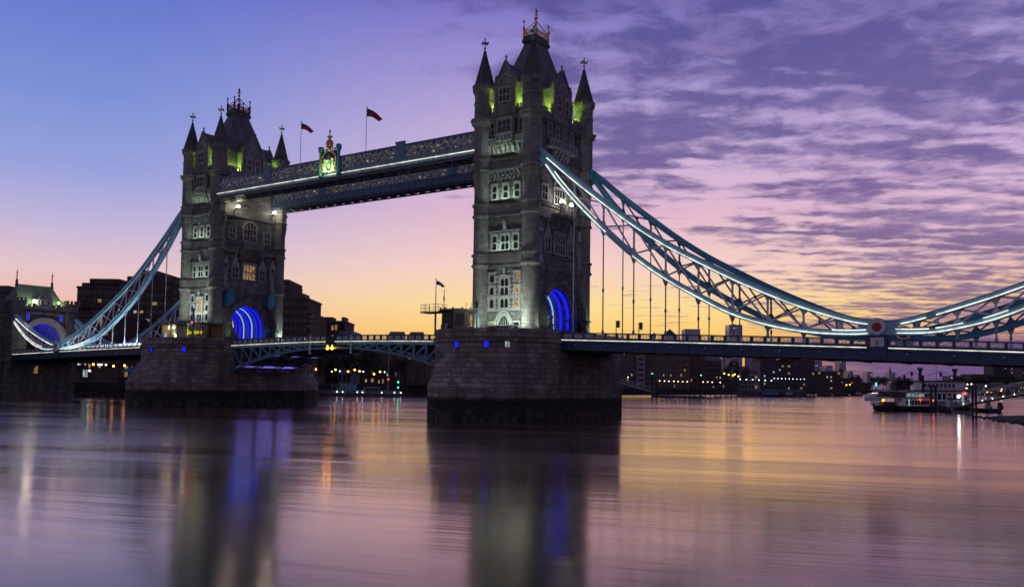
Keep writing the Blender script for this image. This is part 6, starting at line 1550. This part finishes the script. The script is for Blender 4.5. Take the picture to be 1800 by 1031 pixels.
def gangway(lab, a, b, hh, n, mat_='offwhite', lamps=0):
    a, b = Vector(a), Vector(b); r = thing('gangway', lab, 'gangway', a); ax = (b - a); sd = Vector((-ax.y, ax.x, 0)).normalized() * .9
    m = MB()
    for s_ in (-1, 1):
        m.bar(a + s_ * sd, b + s_ * sd, .26, .34); m.bar(a + s_ * sd + Vector((0, 0, hh)), b + s_ * sd + Vector((0, 0, hh)), .2, .24)
        for i in range(n + 1):
            p = a + ax * i / n + s_ * sd; m.bar(p, p + Vector((0, 0, hh)), .1)
            if i < n: q = a + ax * (i + .5) / n + s_ * sd + Vector((0, 0, hh)); q2 = a + ax * (i + 1) / n + s_ * sd; m.bar(p, q, .1); m.bar(q, q2, .1)
    m.build('truss', [mat_], r)
    m = MB(); m.loft([[a - sd * .95 + Vector((0, 0, -.05)), a + sd * .95 + Vector((0, 0, -.05)), a + sd * .95 + Vector((0, 0, .05)), a - sd * .95 + Vector((0, 0, .05))], [b - sd * .95 + Vector((0, 0, -.05)), b + sd * .95 + Vector((0, 0, -.05)), b + sd * .95 + Vector((0, 0, .05)), b - sd * .95 + Vector((0, 0, .05))]]); m.build('walkway', ['gunmetal'], r)
    for i in range(lamps):
        p = a + ax * (i + .6) / lamps - sd * 1.15; p.z += .1
        o = bpy.data.objects.new('lamp', BULB['lamp_warm']); col.objects.link(o); o.parent = r; o.location = p - a; o.scale = (.13, .13, .13)
    return r
gangway('pale steel truss gangway with lamps sloping up to the right edge of the picture', P3(1692, 712, 228), P3(1822, 688, 190), 2.5, 9, 'offwhite', 7)
gangway('pale lattice gangway sloping down from the quay beside the nearer pier', P3(1086, 671, 462), P3(1150, 690, 458), 2.2, 10, 'offwhite')
deckbox('low dark pontoon at the foot of the lattice gangway', 1148, 1236, 466, 5, 1.0, rail=False)
deckbox('long low jetty before the glass blocks', 1296, 1410, 600, 4, 3.4, name='jetty', cat='jetty', rail=True)
deckbox('dark mooring pontoon under the truss gangway', 1640, 1752, 250, 5, .9, rail=False)

# ------------------------------------------------------------------ boats
def hull(m, L, B, H, bow=.22, stern=.06, mi=0, sheer=.35, flare=1.12, z0=-.5):
    n = 18; rings = []
    for i in range(n + 1):
        q = i / n; x = -L / 2 + L * q
        w_ = B / 2 * (min(1, (q / bow)) ** .6 if q < bow else (1 if q < 1 - stern else .82 + .18 * (1 - q) / stern)); w_ = max(w_, .06)
        h = H * (1 + sheer * max(0, (bow * 1.6 - q) / (bow * 1.6)) ** 1.6); zb = z0 + (.7 * H * max(0, (bow * .6 - q) / (bow * .6)) ** 1.5)
        rings.append([(x, -w_ * .7, zb), (x, w_ * .7, zb), (x, w_ * .95, zb + (h - zb) * .45), (x, w_ * flare, h), (x, -w_ * flare, h), (x, -w_ * .95, zb + (h - zb) * .45)])
    m.loft(rings, mi)
def boat(name, lab, pa, pb, d, ang=0., cat='boat', grp='moored boats'):
    A, B = waterpoint(pa, d), waterpoint(pb, d); c = (A + B) / 2
    r = thing(name, lab, cat, c, grp); r.rotation_euler = (0, 0, YAW + ang); ORG[r.name] = Vector((0, 0, 0))
    return r, (B - A).length / math.cos(ang)
def winrow(root, x0, x1, y, z0, z1, n, key, gap=.3, fr='white', sgn=-1):
    w_ = (x1 - x0) / n
    for i in range(n):
        m = MB(); a, b = x0 + w_ * (i + gap / 2), x0 + w_ * (i + 1 - gap / 2); m.box(a, b, y + sgn * .05 - .02, y + sgn * .05 + .02, z0, z1); m.build('window', [key], root)
# party boat
r, L = boat('party_boat', 'white and black two deck party boat with an orange striped bow', 1533, 1640, 240, .05)
m = MB(); hull(m, L, 4.6, 1.5, .2); m.build('hull', ['iron'], r)
m = MB(); m.box(-L * .44, -L * .12, -2.25, 2.25, 1.5, 2.5); m.build('bulwark', ['iron'], r)
m = MB()
for a, b in ((-.445, -.40), (-.18, -.14)): m.box(L * a, L * b, -2.34, -2.26, 1.45, 2.5)
m.build('orange_stripe', ['orange'], r)
m = MB(); m.box(-L * .48, -L * .445, -2.0, 2.0, 1.5, 2.6); m.box(-L * .14, -L * .08, -2.33, -2.25, 1.45, 2.45); m.build('white_stripe', ['white'], r)
m = MB(); m.box(-L * .08, L * .40, -2.15, 2.15, .9, 3.5); m.build('lower_saloon', ['white'], r)
winrow(r, -L * .02, L * .38, -2.15, 1.9, 3.0, 8, 'glass'); 
m = MB(); m.box(L * .035, L * .045, -2.3, -2.2, 1.4, 3.2); m.build('door_light', ['cool'], r)
m = MB(); m.box(-L * .42, -L * .08, -2.3, 2.3, 3.4, 3.6); m.box(-L * .10, L * .45, -2.4, 2.4, 3.5, 3.7); m.build('deck', ['offwhite'], r)
m = MB(); railing(m, [(-L * .42, -2.25), (L * .45, -2.3)], 3.6, 1.0, 1.0, .05); railing(m, [(-L * .42, 2.25), (L * .45, 2.3)], 3.6, 1.0, 1.0, .05); m.build('railing', ['maroon'], r)
m = MB(); m.box(-L * .36, -L * .02, -1.9, 1.9, 3.7, 5.2); m.build('upper_cabin', ['darkwall'], r)
m = MB(); m.box(-L * .42, L * .01, -2.3, 2.3, 5.2, 5.4); m.box(-L * .3, -L * .2, -1, 1, 5.4, 5.75); m.box(-L * .03, L * .05, -1.2, 1.2, 5.4, 5.6); m.build('upper_roof', ['offwhite'], r)
m = MB(); m.box(L * .0, L * .40, -1.95, 1.95, 3.7, 4.9); m.build('rear_saloon', ['white'], r); winrow(r, 0, L * .3, -1.95, 3.95, 4.75, 13, 'cool', .45); winrow(r, L * .3, L * .4, -1.95, 3.95, 4.75, 3, 'glass', .25)
m = MB(); m.box(-L * .02, L * .41, -2.1, 2.1, 4.9, 5.05); m.build('rear_roof', ['white'], r)
for x, z, k, s_ in ((-L * .40, 2.9, 'lamp_yellow', .38), (L * .22, 3.1, 'lamp_red', .16), (L * .43, 3.0, 'lamp_red', .2)):
    m = MB(); m.ball((x, -2.55, z), s_, 8, 5); m.build('lamp', [k if k in M else 'sign_yellow'], r)
# paddle steamer
r, L = boat('paddle_steamer', 'large white paddle steamer with dark red trim and tall crowned funnels behind the party boat', 1585, 1694, 288, 0)
r.scale = (1, 1, 1.18)
m = MB(); hull(m, L, 7, 1.6, .12, z0=-.6); m.build('hull', ['offwhite'], r)
zz0 = 1.6
for a, b, z0, z1, n, nm in ((-.30, .49, 1.6, 4.6, 10, 'main_deckhouse'), (-.24, .46, 4.9, 7.2, 10, 'upper_deckhouse')):
    m = MB(); m.box(L * a, L * b, -2.8, 2.8, z0, z1); m.build(nm, ['white'], r)
winrow(r, L * .0, L * .4, -2.8, 2.4, 4.0, 5, 'glass', .4); winrow(r, -L * .22, L * .30, -2.8, 5.5, 6.6, 8, 'glass', .35)
m = MB()
for z, a, b in ((4.6, -.36, .5), (7.2, -.28, .48), (1.55, -.3, .5)): m.box(L * a, L * b, -3.4, 3.4, z, z + .3)
m.build('deck_trim', ['maroon'], r)
m = MB()
for a, b in ((-.33, .49), ): railing(m, [(L * a, -3.3), (L * b, -3.3)], 4.9, .9, 1.2, .05)
m.build('railing', ['white'], r)
for x, h in ((-.20, 10.2), (.19, 10.2), (.36, 10.0)):
    if x == .19: continue
    m = MB(); m.lathe(L * x, 0, [(.55, 6), (.5, h), (.8, h + .1), (.85, h + .5), (.7, h + .55)], 10)
    for k in range(8): m.box(L * x + .75 * math.cos(k * .785) - .1, L * x + .75 * math.cos(k * .785) + .1, .75 * math.sin(k * .785) - .1, .75 * math.sin(k * .785) + .1, h + .5, h + .9)
    m.build('funnel', ['iron'], r)
m = MB()
for a, b in ((-.47, -.20), (-.09, .36)):
    n = 10; pts = [(L * (a + (b - a) * i / n), 0, 8.6 + 1.2 * math.sin(math.pi * i / n)) for i in range(n + 1)]
    for p, q in zip(pts, pts[1:]): m.bar(p, q, .12)
    m.bar((L * a, 0, 8.0), (L * b, 0, 8.0), .1)
    c = L * (a + b) / 2; m.lathe(c, 0, [(.1, 8.5), (.45, 8.9), (.45, 9.4), (.1, 9.9)], 8)
m.build('arched_rig', ['iron'], r)
m = MB(); m.tube((L * .06, 0, 7.4), (L * .06, 0, 12.6), .09, 6, 0, .04); m.bar((L * .06, 0, 11.6), (-L * .09, 0, 9), .04); m.bar((L * .06, 0, 11.6), (L * .12, 0, 9), .04); m.build('mast', ['iron'], r)
m = MB(); m.box(-L * .335, -L * .325, -3.5, -3.42, 3.0, 4.4); m.build('stair_lamp', ['warm'], r)
m = MB(); m.ball((L * .43, -3.5, 4.2), .24, 8, 5); m.build('deck_lamp', ['lamp_red'], r)
# tugs and launches
def tug(lab, pa, pb, d, hullm, H=1.8, cab=(.0, .3, 3.4), grp='moored boats', cabm='offwhite', ang=0., mast=3.):
    r, L = boat('tug_boat', lab, pa, pb, d, ang, 'tug boat', grp); B = min(5, L * .3)
    m = MB(); hull(m, L, B, H, .3, .12); m.build('hull', [hullm], r)
    m = MB(); m.box(L * cab[0], L * cab[1], -B * .3, B * .3, H * .9, H + cab[2] * .55); m.box(L * (cab[0] + .03), L * (cab[1] - .08), -B * .24, B * .24, H + cab[2] * .55, H + cab[2]); m.build('wheelhouse', [cabm], r)
    m = MB(); m.box(L * cab[0], L * (cab[1] - .05), -B * .28, B * .28, H + cab[2], H + cab[2] + .12); m.build('roof', ['maroon'], r)
    winrow(r, L * (cab[0] + .05), L * (cab[1] - .1), -B * .24, H + cab[2] * .62, H + cab[2] * .9, 3, 'glass')
    m = MB(); m.tube((L * cab[0] + .4, 0, H + cab[2]), (L * cab[0] + .4, 0, H + cab[2] + mast), .06); m.build('mast', ['iron'], r)
    m = MB()
    for k in range(6): x = -L * .35 + L * .14 * k; m.lathe(x, -B * .56, [(.3, H * .35), (.42, H * .5), (.3, H * .65)], 8)
    m.build('fender', ['iron'], r)
    return r, L
tug('black tug with a small white wheelhouse beside the capped piles', 1648, 1682, 232, 'iron', 1.5, (-.1, .35, 2.8))
r, L = tug('grey white tug with a row of dark portholes beneath the dazzling mast lamp', 1670, 1706, 226, 'palewall', 2.4, (.1, .45, 1.8))
m = MB()
for k in range(5): m.box(-L * .18 + k * L * .08, -L * .15 + k * L * .08, -1.0 - L * .3 * .0 - min(5, L * .3) * .5 - .0, -min(5, L * .3) * .5 + .1, 1.2, 1.7)
m.build('porthole', ['iron'], r)
m = MB(); m.tube((-L * .02, 0, 2.2), (-L * .02, 0, 5.2), .07); m.build('lamp_mast', ['iron'], r)
m = MB(); m.ball((-L * .10, -.2, 4.3), .34, 10, 6); m.build('mast_lamp', ['lamp_mast'], r)
tug('dark workboat with a pale cabin under the truss gangway', 1713, 1744, 240, 'iron', 1.0, (.1, .45, 1.6))
tug('small dark launch at the end of the moored row, right of the workboat', 1740, 1759, 236, 'iron', 1.0, (.2, .7, 1.6), cabm='darkwall')
r, L = boat('fast_ferry', 'distant white river ferry with a lit window strip, passing behind the party boat', 1519, 1551, 470, .0, 'ferry', None)
m = MB(); hull(m, L, 4.5, 1.6, .25); m.build('hull', ['white'], r); m = MB(); m.box(-L * .3, L * .42, -1.9, 1.9, 1.5, 3.4); m.build('saloon', ['white'], r)
m = MB(); m.box(-L * .15, L * .35, -1.97, -1.9, 3.5, 4.0); m.box(-L * .2, L * .38, -1.8, 1.8, 3.4, 3.5); m.build('light_band', ['ferrylight'] if 'ferrylight' in M else ['warm'], r)
for i, (a, b, d, lb, hm) in enumerate(((1333, 1372, 585, 'dark barge with a blue cabin moored at the left bank', 'navy'), (1368, 1396, 588, 'dark houseboat with a pale cabin next to the blue barge', 'iron'), (1398, 1420, 600, 'small dark barge right of the pale cabin houseboat', 'iron'), (1436, 1462, 660, 'dark barge in the far moored row, first beyond the piles', 'iron'), (1464, 1492, 690, 'dark barge in the middle of the far moored row', 'iron'), (1494, 1516, 720, 'pale topped launch at the end of the far moored row', 'iron'))):
    tug(lb, a, b, d, hm, 1.4, (.0 if i % 2 else -.3, .4, 2.2), 'barges along the far left bank', 'offwhite' if i in (1, 5) else ('blue' if i == 0 else 'darkwall'))
